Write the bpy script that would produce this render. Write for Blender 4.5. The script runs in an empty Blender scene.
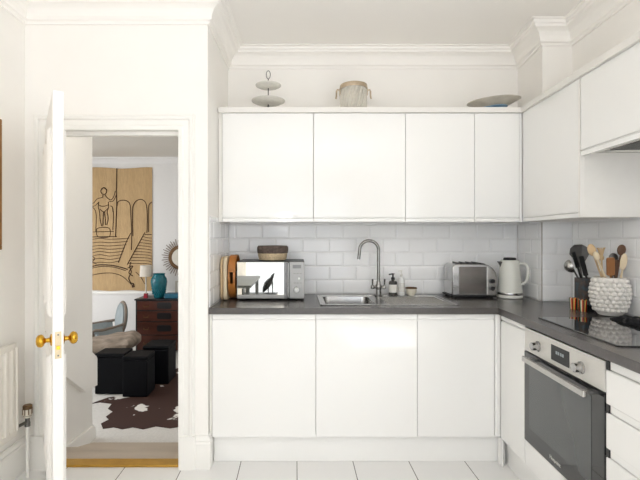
import bpy, bmesh, math, random
from mathutils import Vector, Matrix
random.seed(7)
PI = math.pi
SC = bpy.context.scene
COL = SC.collection

# ------------------------------------------------------------------ camera frame
F, CX, CY, H = 427.0, 296.0, 238.0, 1.363
def at(px, py, D):
    return Vector(((px - CX) * D / F, D, H - (py - CY) * D / F))
def floor_at(px, py, z):
    D = (H - z) * F / (py - CY)
    return Vector(((px - CX) * D / F, D, z))

# ------------------------------------------------------------------ materials
def lin(c):
    return tuple(((v / 255) / 12.92 if v / 255 <= .04045 else ((v / 255 + .055) / 1.055) ** 2.4) for v in c) + (1,)
def mat(name, rgb, rough=.5, metal=0, noise=0, scale=20, bump=0, bscale=200, coat=0, trans=0, ior=1.5, spec=.5, stretch=None):
    m = bpy.data.materials.new(name); m.use_nodes = True
    nt = m.node_tree; b = nt.nodes['Principled BSDF']
    c = lin(rgb)
    b.inputs['Base Color'].default_value = c
    b.inputs['Roughness'].default_value = rough
    b.inputs['Metallic'].default_value = metal
    b.inputs['Coat Weight'].default_value = coat
    b.inputs['Coat Roughness'].default_value = .05
    b.inputs['Transmission Weight'].default_value = trans
    b.inputs['IOR'].default_value = ior
    b.inputs['Specular IOR Level'].default_value = spec
    tc = nt.nodes.new('ShaderNodeTexCoord')
    mp = nt.nodes.new('ShaderNodeMapping'); nt.links.new(tc.outputs['Object'], mp.inputs[0])
    if stretch: mp.inputs['Scale'].default_value = stretch
    if noise:
        n = nt.nodes.new('ShaderNodeTexNoise'); n.inputs['Scale'].default_value = scale; n.inputs['Detail'].default_value = 5
        nt.links.new(mp.outputs[0], n.inputs['Vector'])
        r = nt.nodes.new('ShaderNodeValToRGB')
        r.color_ramp.elements[0].position = .3; r.color_ramp.elements[1].position = .7
        r.color_ramp.elements[0].color = tuple(v * (1 - noise) for v in c[:3]) + (1,)
        r.color_ramp.elements[1].color = tuple(min(1, v * (1 + noise)) for v in c[:3]) + (1,)
        nt.links.new(n.outputs['Fac'], r.inputs[0]); nt.links.new(r.outputs[0], b.inputs['Base Color'])
    if bump:
        n2 = nt.nodes.new('ShaderNodeTexNoise'); n2.inputs['Scale'].default_value = bscale; n2.inputs['Detail'].default_value = 3
        nt.links.new(mp.outputs[0], n2.inputs['Vector'])
        bp = nt.nodes.new('ShaderNodeBump'); bp.inputs['Strength'].default_value = bump; bp.inputs['Distance'].default_value = .01
        nt.links.new(n2.outputs['Fac'], bp.inputs['Height']); nt.links.new(bp.outputs[0], b.inputs['Normal'])
    return m

M = {}
M['wall'] = mat('wall_paint', (245, 242, 237), .7, noise=.015, scale=3, bump=.02, bscale=60)
M['ceil'] = mat('ceiling_paint', (247, 244, 239), .8, noise=.01, scale=2)
M['trim'] = mat('trim_gloss', (243, 241, 236), .35, noise=.01, scale=5)
M['gloss'] = mat('gloss_white_door', (241, 240, 237), .07, noise=.004, scale=2, coat=.4)
M['carcass'] = mat('white_carcass', (232, 229, 223), .45, noise=.01)
M['door_paint'] = mat('door_paint', (244, 241, 236), .4, noise=.01, scale=4)
M['tile'] = mat('glazed_tile', (247, 247, 247), .1, noise=.02, scale=4)
M['grout'] = mat('grout', (240, 239, 237), .9, noise=.03, scale=30)
M['worktop'] = mat('grey_laminate', (84, 80, 78), .24, noise=.10, scale=90, bump=.03, bscale=300)
M['steel'] = mat('brushed_steel', (192, 190, 186), .27, 1, noise=.05, scale=40, stretch=(1, 1, 12))
M['mwsteel'] = mat('satin_steel', (150, 148, 144), .35, .9, noise=.05, scale=40, stretch=(12, 1, 1))
M['ovensteel'] = mat('oven_steel', (214, 211, 205), .38, .45, noise=.03, scale=40, stretch=(1, 1, 12))
M['toastside'] = mat('toaster_side', (124, 119, 114), .18, 1, noise=.2, scale=8)  # dark tone stands in for dark surroundings mirrored in the polished side
M['sinksteel'] = mat('sink_steel', (174, 173, 171), .2, 1, noise=.04, scale=60)
M['chrome'] = mat('chrome', (182, 181, 180), .1, 1, noise=.02, scale=10)
M['tapmetal'] = mat('tap_metal', (146, 144, 141), .14, 1, noise=.03, scale=10)
M['darksteel'] = mat('dark_steel', (112, 110, 108), .3, 1, noise=.1, scale=30)
M['mirror'] = mat('mirror_glass', (206, 202, 192), .02, 1, noise=.005)
M['ovenglass'] = mat('oven_glass', (20, 20, 21), .04, noise=.02, coat=.5)
M['ovenwin'] = mat('oven_window', (66, 69, 69), .06, noise=.03, scale=3, coat=.5)
M['hob'] = mat('hob_glass', (10, 10, 11), .03, noise=.02, coat=.6)
M['black'] = mat('black_plastic', (18, 18, 19), .4, noise=.08)
M['blackmatt'] = mat('black_cloth', (16, 17, 20), .9, noise=.2, scale=60, bump=.4, bscale=120)
M['brass'] = mat('brass', (212, 164, 60), .22, 1, noise=.06, scale=15)
M['brassgold'] = mat('threshold_brass', (196, 152, 66), .35, .6, noise=.08, scale=20)
M['bronze'] = mat('dark_bronze', (110, 84, 58), .45, .6, noise=.1)
M['plate'] = mat('lock_plate', (196, 180, 150), .35, .8, noise=.1, scale=30)
M['kettle'] = mat('kettle_enamel', (222, 222, 214), .25, noise=.01)
M['wood_pale'] = mat('pale_wood', (206, 178, 138), .55, noise=.12, scale=12, stretch=(1, 1, .12))
M['wood_pale2'] = mat('cream_wood', (222, 204, 172), .55, noise=.08, scale=12, stretch=(1, 1, .12))
M['wood_orange'] = mat('orange_wood', (176, 112, 50), .4, noise=.2, scale=10, stretch=(1, 1, .15))
M['spatula_wood'] = mat('brown_spatula_wood', (150, 98, 52), .45, noise=.25, scale=14, stretch=(1, 1, .1))
M['wood_dark'] = mat('dark_wood', (92, 62, 42), .45, noise=.2, scale=12, stretch=(1, 1, .15))
M['wood_red'] = mat('red_wood', (74, 36, 24), .3, noise=.35, scale=6, stretch=(.25, 1, 1))
M['wood_black'] = mat('ebony_wood', (22, 21, 24), .3, noise=.3, scale=8)
M['ceramic'] = mat('white_ceramic', (226, 222, 216), .45, noise=.02, scale=20)
M['cream'] = mat('cream_ceramic', (228, 222, 204), .3, noise=.02)
M['bluebowl'] = mat('blue_glaze', (112, 152, 184), .2, noise=.2, scale=10)
M['greyglaze'] = mat('grey_glaze', (198, 192, 180), .3, noise=.15, scale=12)
M['teal'] = mat('teal_glaze', (22, 104, 116), .2, noise=.25, scale=14, bump=.5, bscale=30)
M['glass'] = mat('cut_glass', (250, 246, 236), .12, trans=.6, ior=1.3, noise=.05, scale=60)
M['frost'] = mat('grey_glass', (226, 224, 216), .25, noise=.06, scale=40)
M['silver'] = mat('tarnished_silver', (190, 172, 148), .35, .7, noise=.15, scale=30)
M['label'] = mat('paper_label', (222, 220, 214), .6, noise=.02)
M['darkbottle'] = mat('dark_bottle', (58, 57, 55), .2, noise=.05)
M['whitebottle'] = mat('white_bottle', (226, 226, 224), .3, noise=.02)
M['basket_brown'] = mat('brown_weave', (92, 78, 70), .8, noise=.3, scale=70, bump=.6, bscale=90)
M['basket_tan'] = mat('tan_weave', (190, 170, 138), .8, noise=.2, scale=70, bump=.6, bscale=90)
M['radiator'] = mat('radiator_enamel', (236, 231, 222), .4, noise=.01)
M['carpet'] = mat('pale_carpet', (216, 213, 208), .95, noise=.06, scale=50, bump=.5, bscale=300)
M['runner'] = mat('taupe_carpet', (190, 178, 164), .95, noise=.1, scale=14, bump=.5, bscale=300, stretch=(.15, 1, 1))
M['livceil'] = mat('shaded_living_ceiling', (206, 201, 192), .85, noise=.01, scale=2)  # greyed colour carries the dimmer light on this ceiling
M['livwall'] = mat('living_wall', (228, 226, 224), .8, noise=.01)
M['linen'] = mat('tapestry_linen', (190, 160, 118), .9, noise=.08, scale=40, bump=.3, bscale=150, stretch=(1, 1, .2))
M['thread'] = mat('dark_thread', (66, 46, 34), .9, noise=.1)
M['upholstery'] = mat('grey_upholstery', (150, 158, 160), .8, noise=.06, scale=30)
M['framewood'] = mat('grey_frame_wood', (120, 108, 96), .5, noise=.1)
M['navy'] = mat('navy_leather', (7, 8, 13), .6, noise=.2, scale=20, bump=.1, bscale=80, spec=.15)
M['fur'] = mat('silver_fur', (150, 136, 122), .9, noise=.35, scale=7, bump=1, bscale=60, stretch=(1, 3, 1))
M['shade'] = mat('lamp_shade', (214, 206, 194), .8, noise=.03)
M['red'] = mat('red_ceramic', (150, 22, 40), .3, noise=.1)
M['tealbox'] = mat('teal_box', (18, 92, 116), .5, noise=.1)
M['sage'] = mat('white_valve', (226, 220, 206), .4, noise=.02)
M['greytable'] = mat('grey_table', (120, 124, 126), .5, noise=.06, scale=10)
M['picture'] = mat('picture_print', (214, 200, 176), .6, noise=.2, scale=6)
M['gold'] = mat('gilt_frame', (150, 108, 56), .4, .7, noise=.12)

def tile_floor_mat():
    m = mat('floor_tile', (236, 235, 233), .28, noise=.015, scale=2, spec=.4)
    nt = m.node_tree; b = nt.nodes['Principled BSDF']
    tc = nt.nodes.new('ShaderNodeTexCoord'); sx = nt.nodes.new('ShaderNodeSeparateXYZ')
    nt.links.new(tc.outputs['Object'], sx.inputs[0])
    def line(out, off):
        a = nt.nodes.new('ShaderNodeMath'); a.operation = 'SUBTRACT'; a.inputs[1].default_value = off
        nt.links.new(out, a.inputs[0])
        w = nt.nodes.new('ShaderNodeMath'); w.operation = 'PINGPONG'; w.inputs[1].default_value = .341 / 2
        nt.links.new(a.outputs[0], w.inputs[0])
        l = nt.nodes.new('ShaderNodeMath'); l.operation = 'LESS_THAN'; l.inputs[1].default_value = .0026
        nt.links.new(w.outputs[0], l.inputs[0]); return l.outputs[0]
    mx = nt.nodes.new('ShaderNodeMath'); mx.operation = 'MAXIMUM'
    nt.links.new(line(sx.outputs[0], .006), mx.inputs[0]); nt.links.new(line(sx.outputs[1], 2.375), mx.inputs[1])
    old = b.inputs['Base Color'].links[0].from_socket
    mix = nt.nodes.new('ShaderNodeMixRGB'); mix.inputs[2].default_value = lin((122, 118, 112))
    nt.links.new(mx.outputs[0], mix.inputs[0]); nt.links.new(old, mix.inputs[1]); nt.links.new(mix.outputs[0], b.inputs['Base Color'])
    return m
M['floor'] = tile_floor_mat()

def hide_mat():
    m = mat('cowhide_hair', (60, 34, 24), .8)
    nt = m.node_tree; b = nt.nodes['Principled BSDF']
    n = nt.nodes.new('ShaderNodeTexNoise'); n.inputs['Scale'].default_value = 2.6; n.inputs['Detail'].default_value = 4
    tc = nt.nodes.new('ShaderNodeTexCoord'); nt.links.new(tc.outputs['Object'], n.inputs['Vector'])
    r = nt.nodes.new('ShaderNodeValToRGB')
    r.color_ramp.elements[0].position = .60; r.color_ramp.elements[1].position = .615
    r.color_ramp.elements[0].color = lin((56, 27, 15)); r.color_ramp.elements[1].color = lin((226, 222, 214))
    nt.links.new(n.outputs['Fac'], r.inputs[0]); nt.links.new(r.outputs[0], b.inputs['Base Color'])
    return m
M['hide'] = hide_mat()

def stripe_mat():
    m = mat('striped_glass', (200, 60, 40), .2, coat=.5)
    nt = m.node_tree; b = nt.nodes['Principled BSDF']
    tc = nt.nodes.new('ShaderNodeTexCoord'); sx = nt.nodes.new('ShaderNodeSeparateXYZ'); nt.links.new(tc.outputs['Object'], sx.inputs[0])
    a = nt.nodes.new('ShaderNodeMath'); a.operation = 'ARCTAN2'
    nt.links.new(sx.outputs[0], a.inputs[0]); nt.links.new(sx.outputs[1], a.inputs[1])
    s = nt.nodes.new('ShaderNodeMath'); s.operation = 'MULTIPLY'; s.inputs[1].default_value = .55; nt.links.new(a.outputs[0], s.inputs[0])
    f = nt.nodes.new('ShaderNodeMath'); f.operation = 'FRACT'; nt.links.new(s.outputs[0], f.inputs[0])
    r = nt.nodes.new('ShaderNodeValToRGB'); r.color_ramp.interpolation = 'CONSTANT'
    cols = [(0, (196, 84, 48)), (.15, (232, 214, 180)), (.3, (52, 110, 72)), (.42, (60, 30, 26)), (.55, (206, 60, 36)), (.7, (228, 190, 96)), (.85, (88, 40, 30))]
    r.color_ramp.elements[0].position = 0; r.color_ramp.elements[0].color = lin(cols[0][1])
    r.color_ramp.elements[1].position = cols[1][0]; r.color_ramp.elements[1].color = lin(cols[1][1])
    for p, c in cols[2:]:
        e = r.color_ramp.elements.new(p); e.color = lin(c)
    nt.links.new(f.outputs[0], r.inputs[0]); nt.links.new(r.outputs[0], b.inputs['Base Color'])
    return m
M['stripe'] = stripe_mat()
def spotted_mat():
    m = mat('painted_tin', (74, 74, 76), .5)
    nt = m.node_tree; b = nt.nodes['Principled BSDF']
    v = nt.nodes.new('ShaderNodeTexNoise'); v.inputs['Scale'].default_value = 38
    tc = nt.nodes.new('ShaderNodeTexCoord'); nt.links.new(tc.outputs['Object'], v.inputs['Vector'])
    r = nt.nodes.new('ShaderNodeValToRGB'); r.color_ramp.elements[0].position = .35; r.color_ramp.elements[0].color = lin((72, 88, 98))
    r.color_ramp.elements[1].position = .5; r.color_ramp.elements[1].color = lin((74, 72, 72))
    e = r.color_ramp.elements.new(.86); e.color = lin((112, 88, 72))
    nt.links.new(v.outputs['Fac'], r.inputs[0]); nt.links.new(r.outputs[0], b.inputs['Base Color'])
    return m
M['tin'] = spotted_mat()

# ------------------------------------------------------------------ mesh builder
class MB:
    def __init__(s): s.bm = bmesh.new(); s.mi = 0
    def face(s, vs):
        try:
            f = s.bm.faces.new(vs); f.material_index = s.mi; return f
        except ValueError: return None
    def box(s, x0, x1, y0, y1, z0, z1):
        return s.prism([(x0, y0), (x1, y0), (x1, y1), (x0, y1)], z0, z1)
    def prism(s, pts, z0, z1):
        a = [s.bm.verts.new((p[0], p[1], z0)) for p in pts]; b = [s.bm.verts.new((p[0], p[1], z1)) for p in pts]
        n = len(pts); s.face(a[::-1]); s.face(b)
        for i in range(n): s.face([a[i], a[(i + 1) % n], b[(i + 1) % n], b[i]])
        return s
    def extrude(s, pts3, vec):
        vec = Vector(vec)
        a = [s.bm.verts.new(p) for p in pts3]; b = [s.bm.verts.new(Vector(p) + vec) for p in pts3]
        n = len(a); s.face(a[::-1]); s.face(b)
        for i in range(n): s.face([a[i], a[(i + 1) % n], b[(i + 1) % n], b[i]])
        return s
    def loft(s, rings, cap0=True, cap1=True, closed=False, ringclosed=True):
        R = [[s.bm.verts.new(p) for p in r] for r in rings]
        n = len(R[0])
        m = n if ringclosed else n - 1
        for k in range(len(R) if closed else len(R) - 1):
            A, B = R[k], R[(k + 1) % len(R)]
            for i in range(m): s.face([A[i], A[(i + 1) % n], B[(i + 1) % n], B[i]])
        if not closed:
            if cap0: s.face(R[0][::-1])
            if cap1: s.face(R[-1])
        return s
    def lathe(s, prof, c=(0, 0, 0), n=32, axis='z', cap0=True, cap1=True):
        rings = []
        for r, h in prof:
            r = max(r, .0004); ring = []
            for i in range(n):
                a = 2 * PI * i / n; u, v = r * math.cos(a), r * math.sin(a)
                p = {'z': (u, v, h), 'x': (h, u, v), 'y': (v, h, u)}[axis]
                ring.append((p[0] + c[0], p[1] + c[1], p[2] + c[2]))
            rings.append(ring)
        return s.loft(rings, cap0, cap1)
    def tube(s, pts, r, n=10, closed=False):
        pts = [Vector(p) for p in pts]; N = len(pts); rings = []
        up = None
        for i, p in enumerate(pts):
            if closed: t = pts[(i + 1) % N] - pts[i - 1]
            else: t = pts[min(i + 1, N - 1)] - pts[max(i - 1, 0)]
            t.normalize()
            if up is None:
                up = Vector((0, 0, 1)) if abs(t.z) < .9 else Vector((1, 0, 0))
            a = t.cross(up); a.normalize(); b = a.cross(t); b.normalize(); up = b
            rr = r[i] if isinstance(r, (list, tuple)) else r
            rings.append([p + a * rr * math.cos(2 * PI * k / n) + b * rr * math.sin(2 * PI * k / n) for k in range(n)])
        return s.loft(rings, closed=closed)
    def ball(s, c, r, sx=1, sy=1, sz=1, n=16, m=10, rot=None):
        rings = []
        for j in range(m + 1):
            th = PI * j / m; rr = max(math.sin(th), .002) * r; z = -math.cos(th) * r
            ring = []
            for i in range(n):
                p = Vector((rr * math.cos(2 * PI * i / n) * sx, rr * math.sin(2 * PI * i / n) * sy, z * sz))
                if rot: p = rot @ p
                ring.append(p + Vector(c))
            rings.append(ring)
        return s.loft(rings)
    def build(s, name, m, parent=None, loc=None, rotz=0, smooth=False, bevel=0, seg=2):
        bmesh.ops.recalc_face_normals(s.bm, faces=s.bm.faces[:])
        me = bpy.data.meshes.new(name); s.bm.to_mesh(me); s.bm.free()
        for mm in (m if isinstance(m, (list, tuple)) else [m]): me.materials.append(mm)
        o = bpy.data.objects.new(name, me); COL.objects.link(o)
        if parent: o.parent = parent
        if loc is not None: o.location = loc
        o.rotation_euler.z = rotz
        if smooth:
            for p in me.polygons: p.use_smooth = True
            try: me.set_sharp_from_angle(angle=math.radians(38))
            except Exception: pass
        if bevel:
            b = o.modifiers.new('bevel', 'BEVEL'); b.width = bevel; b.segments = seg; b.limit_method = 'ANGLE'; b.angle_limit = math.radians(40)
        return o
def rrect(x0, x1, y0, y1, r, z, n=5):
    pts = []
    for cx, cy, a0 in ((x1 - r, y1 - r, 0), (x0 + r, y1 - r, PI / 2), (x0 + r, y0 + r, PI), (x1 - r, y0 + r, 1.5 * PI)):
        for k in range(n + 1):
            a = a0 + PI / 2 * k / n; pts.append((cx + r * math.cos(a), cy + r * math.sin(a), z))
    return pts
def tag(o, label, cat, group=None, kind=None):
    o['label'] = label
    if cat: o['category'] = cat
    if group: o['group'] = group
    if kind: o['kind'] = kind
    return o
def thing(name, label, cat, loc=(0, 0, 0), rotz=0, group=None):
    o = bpy.data.objects.new(name, None); COL.objects.link(o); o.location = loc; o.rotation_euler.z = rotz
    o.empty_display_size = .1
    return tag(o, label, cat, group)
def struct(o, label, cat='wall'): return tag(o, label, cat, None, 'structure')
def sweep(mb, path, prof, zref):
    """profile points (offset into room, dz) swept along a 2D path; the room lies to the right of travel"""
    P = [Vector(p) for p in path]; n = len(P); rings = []
    for i in range(n):
        ns = []
        if i > 0: d = (P[i] - P[i - 1]).normalized(); ns.append(Vector((d.y, -d.x)))
        if i < n - 1: d = (P[i + 1] - P[i]).normalized(); ns.append(Vector((d.y, -d.x)))
        nn = ns[0] if len(ns) == 1 else (ns[0] + ns[1]) / (1 + ns[0].dot(ns[1]))
        rings.append([(P[i].x + nn.x * o, P[i].y + nn.y * o, zref + z) for o, z in prof])
    return mb.loft(rings)

# ------------------------------------------------------------------ room constants
YB, YD, YR = 3.19, 2.53, -3.6           # back wall, door wall, rear wall (behind the camera)
XL = -1.607
CEIL = 2.757
def XB(y): return 1.680 + .049 * y      # right wall
NF, NBk = -.5225, -.506                 # left return of the kitchen alcove (front, back)
PF = (1.622, 2.81); PBk = (1.657, YB)   # boxed pier in the back right corner
WT0, WT1 = .909, .947                   # worktop
RA = math.atan2(-.9988, -.0489)         # the right run turns 2.8 degrees
def RO(u, v=0):                         # a point of the right run: u towards the camera, v into the wall, from the inner corner
    return Vector((1.223 - .0489 * u + .9988 * v, 2.56 - .9988 * u - .0489 * v, 0))

# ------------------------------------------------------------------ floor, walls, ceiling
m = MB(); m.prism([(XL - .2, YR - .2), (2.1, YR - .2), (2.1, YB + .2), (-.53, YB + .2), (-.53, 2.60), (XL - .2, 2.60)], -.1, 0)
struct(m.build('floor', M['floor']), 'pale grey square floor tiles of the kitchen', 'floor')
m = MB(); m.prism([(XL - .2, YR - .2), (2.1, YR - .2), (2.1, YB + .2), (-.6, YB + .2), (-.6, 2.695), (XL - .2, 2.695)], CEIL, CEIL + .16)
struct(m.build('ceiling', M['ceil']), 'off-white kitchen ceiling', 'ceiling')
LW = (-2.9, -1.3, .95, 2.35)           # unseen window added in the left wall for more even light
m = MB(); m.box(XL - .15, XL, LW[1], 2.68, 0, CEIL); m.box(XL - .15, XL, YR - .2, LW[0], 0, CEIL); m.box(XL - .15, XL, LW[0], LW[1], 0, LW[2]); m.box(XL - .15, XL, LW[0], LW[1], LW[3], CEIL)
struct(m.build('wall_left', M['wall']), 'off-white left wall behind the radiator')
# door wall with its opening, and the return that closes the alcove on the left
OX0, OX1, OZ = -1.478, -.672, 2.022
m = MB(); m.box(XL, OX0, YD, 2.68, 0, CEIL); m.box(OX0, OX1, YD, 2.68, OZ, CEIL)
m.prism([(OX1, YD), (NF, YD), (NBk, YB), (OX1, YB)], 0, CEIL)
struct(m.build('wall_doorway', M['wall']), 'off-white wall around the open doorway')
m = MB(); m.box(OX1, 2.1, YB, YB + .15, 0, CEIL)
struct(m.build('wall_back', M['wall']), 'off-white back wall above and behind the kitchen units')
GD = (-1.5, -.2, 2.15)                  # glazed door in the right wall, behind the camera
m = MB(); m.prism([(XB(GD[1]), GD[1]), (2.1, GD[1]), (2.1, YB), (PBk[0], YB), PF, (XB(2.81), 2.81)], 0, CEIL)
m.prism([(XB(YR - .2), YR - .2), (2.1, YR - .2), (2.1, GD[0]), (XB(GD[0]), GD[0])], 0, CEIL)
m.prism([(XB(GD[0]), GD[0]), (2.1, GD[0]), (2.1, GD[1]), (XB(GD[1]), GD[1])], GD[2], CEIL)
struct(m.build('wall_right', M['wall']), 'off-white right wall with a boxed pier in the corner')
# rear wall behind the camera with a wide window
WX0, WX1, WZ0, WZ1 = -1.15, 1.25, .06, 2.40
m = MB(); m.box(XL, WX0, YR - .15, YR, 0, CEIL); m.box(WX1, XB(YR), YR - .15, YR, 0, CEIL)
m.box(WX0, WX1, YR - .15, YR, 0, WZ0); m.box(WX0, WX1, YR - .15, YR, WZ1, CEIL)
struct(m.build('wall_rear', M['wall']), 'wall behind the viewer, around the wide window')
m = MB()
for a, b in ((WX0, WX0 + .06), (WX1 - .06, WX1), (-.01, .06)): m.box(a, b, YR - .09, YR - .04, WZ0, WZ1)
for a, b in ((WZ0, WZ0 + .07), (WZ1 - .06, WZ1), (1.75, 1.79)): m.box(WX0, WX1, YR - .088, YR - .042, a, b)
struct(m.build('window_1', M['trim']), 'white framed window behind the viewer', 'window')

m = MB()
for a, b in ((LW[0], LW[0] + .05), (LW[1] - .05, LW[1]), ((LW[0] + LW[1]) / 2 - .03, (LW[0] + LW[1]) / 2 + .03)): m.box(XL - .10, XL - .05, a, b, LW[2], LW[3])
for a, b in ((LW[2], LW[2] + .05), (LW[3] - .05, LW[3])): m.box(XL - .098, XL - .052, LW[0], LW[1], a, b)
struct(m.build('added_side_window', M['trim']), 'added white framed side window, unseen behind the viewer', 'window')
m = MB()
gx = XB(-.8) + .08
for a, b in ((GD[0], GD[0] + .1), (GD[1] - .1, GD[1])): m.box(gx, gx + .05, a, b, .01, GD[2])
for a, b in ((.01, .16), (GD[2] - .1, GD[2])): m.box(gx + .002, gx + .048, GD[0], GD[1], a, b)
struct(m.build('door_2', M['trim']), 'white glazed door behind the viewer', 'door')

# cornice round the kitchen ceiling
path = [(XL, YR), (XL, YD), (NF, YD), (NBk, YB), PBk, PF, (XB(2.81), 2.81), (XB(YR), YR)]
prof = [(0, 0), (0, -.132), (.010, -.132), (.014, -.118), (.028, -.112), (.030, -.094), (.037, -.076), (.050, -.058), (.068, -.046), (.086, -.040),
        (.090, -.026), (.102, -.022), (.106, -.008), (.122, -.006), (.122, 0)]
m = MB(); sweep(m, path, prof, CEIL)
struct(m.build('trim_1', M['ceil']), 'moulded white cornice along the kitchen ceiling', 'cornice')
# skirtings
sk = [(0, 0), (.02, 0), (.02, .15), (.014, .158), (.016, .168), (.010, .180), (.007, .193), (0, .195)]
m = MB(); sweep(m, [(XL, YR), (XL, YD), (-1.545, YD)], sk, 0)
struct(m.build('baseboard_left', M['trim']), 'white moulded skirting along the left wall', 'skirting')
m = MB(); sweep(m, [(-.605, YD), (NF, YD), (NF + .003, 2.585)], sk, 0)
struct(m.build('baseboard_right', M['trim']), 'short white skirting right of the doorway', 'skirting')
# door lining, casing
m = MB()
m.box(OX0, -1.452, 2.51, 2.68, 0, OZ); m.box(-.692, OX1, 2.51, 2.68, 0, OZ); m.box(-1.452, -.692, 2.51, 2.68, 2.0, OZ)
m.box(-1.452, -1.438, 2.56, 2.60, 0, 2.0); m.box(-.706, -.692, 2.56, 2.60, 0, 2.0); m.box(-1.438, -.706, 2.56, 2.60, 1.978, 2.0)
struct(m.build('trim_2', M['trim']), 'white door lining with stop beads', 'door frame')
def casing(mb):
    pr = [(0, 0), (0, .016), (.014, .020), (.020, .014), (.050, .014), (.056, .024), (.072, .026), (.078, .018), (.085, .016), (.085, 0)]   # distance out from the opening, depth
    xi0, xi1, zi = -1.462, -.682, 2.008
    r = []
    for sx, z in ((-1, 0), (-1, 1), (1, 1), (1, 0)):
        ring = []
        for o, d in pr:
            x = xi0 - o if sx < 0 else xi1 + o
            ring.append((x, YD - d, zi + o if z else 0))
        r.append(ring)
    mb.loft(r)
m = MB(); casing(m); m.box(-1.552, -1.46, YD - .03, YD, 0, .2); m.box(-.684, -.592, YD - .03, YD, 0, .2)
struct(m.build('trim_3', M['trim'], bevel=.002), 'moulded white casing around the doorway', 'door casing')
m = MB(); m.box(-1.452, -.692, 2.535, 2.615, .0, .014)
struct(m.build('trim_4', M['brassgold'], bevel=.004), 'golden threshold strip in the doorway', 'threshold')

# ------------------------------------------------------------------ the open door
hinge = Vector((-1.447, 2.505, 0)); tip = Vector((-1.0405, 1.868, 0))
dv = tip - hinge; DL = dv.length
door = bpy.data.objects.new('door_1', None); COL.objects.link(door); door.location = (hinge.x, hinge.y, .008); door.rotation_euler.z = math.atan2(dv.y, dv.x)
tag(door, 'white panelled door standing open, seen edge on', 'door', None, 'structure')
T = .0215
m = MB(); m.box(0, DL, -T, T, 0, 2.0)
m.build('door_leaf', M['door_paint'], door, bevel=.003)
def moulding(x0, x1, z0, z1, side):
    m = MB(); pr = [(0, 0), (0, .006), (.012, .016), (.028, .018), (.040, .010), (.05, .004), (.05, 0)]
    rings = []
    for cx, cz in ((0, 0), (1, 0), (1, 1), (0, 1)):
        ring = []
        for o, d in pr:
            ring.append(((x1 - o if cx else x0 + o), side * (T + d), (z1 - o if cz else z0 + o)))
        rings.append(ring)
    m.loft(rings, closed=True)
    return m.build('panel_moulding', M['door_paint'], door)
for s_ in (-1, 1):
    moulding(.09, .36, 1.0, 1.855, s_); moulding(.405, .675, 1.0, 1.855, s_)
    moulding(.09, .36, .23, .83, s_); moulding(.405, .675, .23, .83, s_)
m = MB(); m.box(DL, DL + .0025, -.0125, .0125, .828, .945)
lp = m.build('lock_plate', M['plate'], door)
m = MB(); m.box(DL + .0025, DL + .008, -.007, .007, .868, .884); m.build('latch', M['brass'], lp)
m = MB()
for z in (.841, .932): m.lathe([(.004, DL + .0026), (.004, DL + .0035)], (0, 0, z), 10, 'x')
m.build('screw', M['darksteel'], lp)
for s_ in (-1, 1):
    m = MB()
    p = [(.027, 0), (.027, .003), (.022, .006), (.011, .009), (.0095, .022), (.013, .027), (.022, .031), (.028, .038), (.0285, .045), (.025, .054), (.016, .060), (.001, .062)]
    m.lathe([(r, s_ * (T + h)) for r, h in p], (DL - .06, 0, .900), 28, 'y')
    m.build('door_knob', M['brass'], door, smooth=True)

# ------------------------------------------------------------------ left wall: radiator, picture
rad = thing('radiator', 'white fluted panel radiator on the left wall', 'radiator', (XL, 2.36, 0))
m = MB()
x0 = .052
for k in range(22):
    y1 = -.012 - k * .05
    m.extrude([(x0, y1, .30), (x0 + .016, y1 - .008, .30), (x0 + .016, y1 - .030, .30), (x0, y1 - .038, .30), (x0, y1 - .05, .30), (x0 - .012, y1 - .05, .30), (x0 - .012, y1, .30)], (0, 0, .455))
m.box(x0 - .012, x0 + .012, -1.13, 0, .745, .785); m.box(x0 - .012, x0 + .012, -1.13, 0, .268, .305)
m.box(x0 - .012, x0 + .024, -.013, 0, .3, .76)
m.build('panel', M['radiator'], rad, bevel=.003)
for y in (-.3, -.9):
    m = MB(); m.box(.0005, x0 - .012, y, y + .04, .3, .7); m.build('bracket', M['radiator'], rad)
m = MB(); m.tube([(x0 + .024, .075, .0), (x0 + .024, .075, .30)], .0085, 12)
m.build('pipe', M['trim'], rad, smooth=True)
m = MB(); m.lathe([(.015, 0), (.015, .02), (.012, .03), (.012, .05)], (x0 + .024, .075, .29), 14)
m.tube([(x0 + .024, .075, .315), (x0 + .006, .0, .315)], .009, 10)
valve = m.build('valve', M['darksteel'], rad, smooth=True)
m = MB()
m.lathe([(.016, 0), (.021, .006), (.021, .012)], (x0 + .024, .075, .34), 18); m.lathe([(.022, .02), (.024, .03), (.024, .058)], (x0 + .024, .075, .332), 18)
m.build('valve_head', M['sage'], valve, smooth=True)
m = MB(); m.lathe([(.0225, 0), (.0225, .007)], (x0 + .024, .075, .352), 18); m.lathe([(.0245, 0), (.0245, .018), (.02, .022)], (x0 + .024, .075, .39), 18)
for k in range(8):
    a = PI * 2 * k / 8; m.tube([(x0 + .024 + .0235 * math.cos(a), .075 + .0235 * math.sin(a), .36), (x0 + .024 + .0235 * math.cos(a), .075 + .0235 * math.sin(a), .392)], .003, 6)
m.build('valve_ring', M['bronze'], valve)
pic = thing('picture_frame', 'gilt framed picture on the left wall at the photo edge', 'picture', (XL, 0, 0))
m = MB()
for a in ((1.62, 2.297, 1.975, 2.0), (1.62, 2.297, 1.30, 1.325), (1.62, 1.645, 1.325, 1.975), (2.272, 2.297, 1.325, 1.975)):
    m.box(.002, .027, a[0], a[1], a[2], a[3])
m.build('frame', M['gold'], pic, bevel=.003)
m = MB(); m.box(.002, .012, 1.645, 2.272, 1.325, 1.975); m.build('print', M['picture'], pic)

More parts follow.
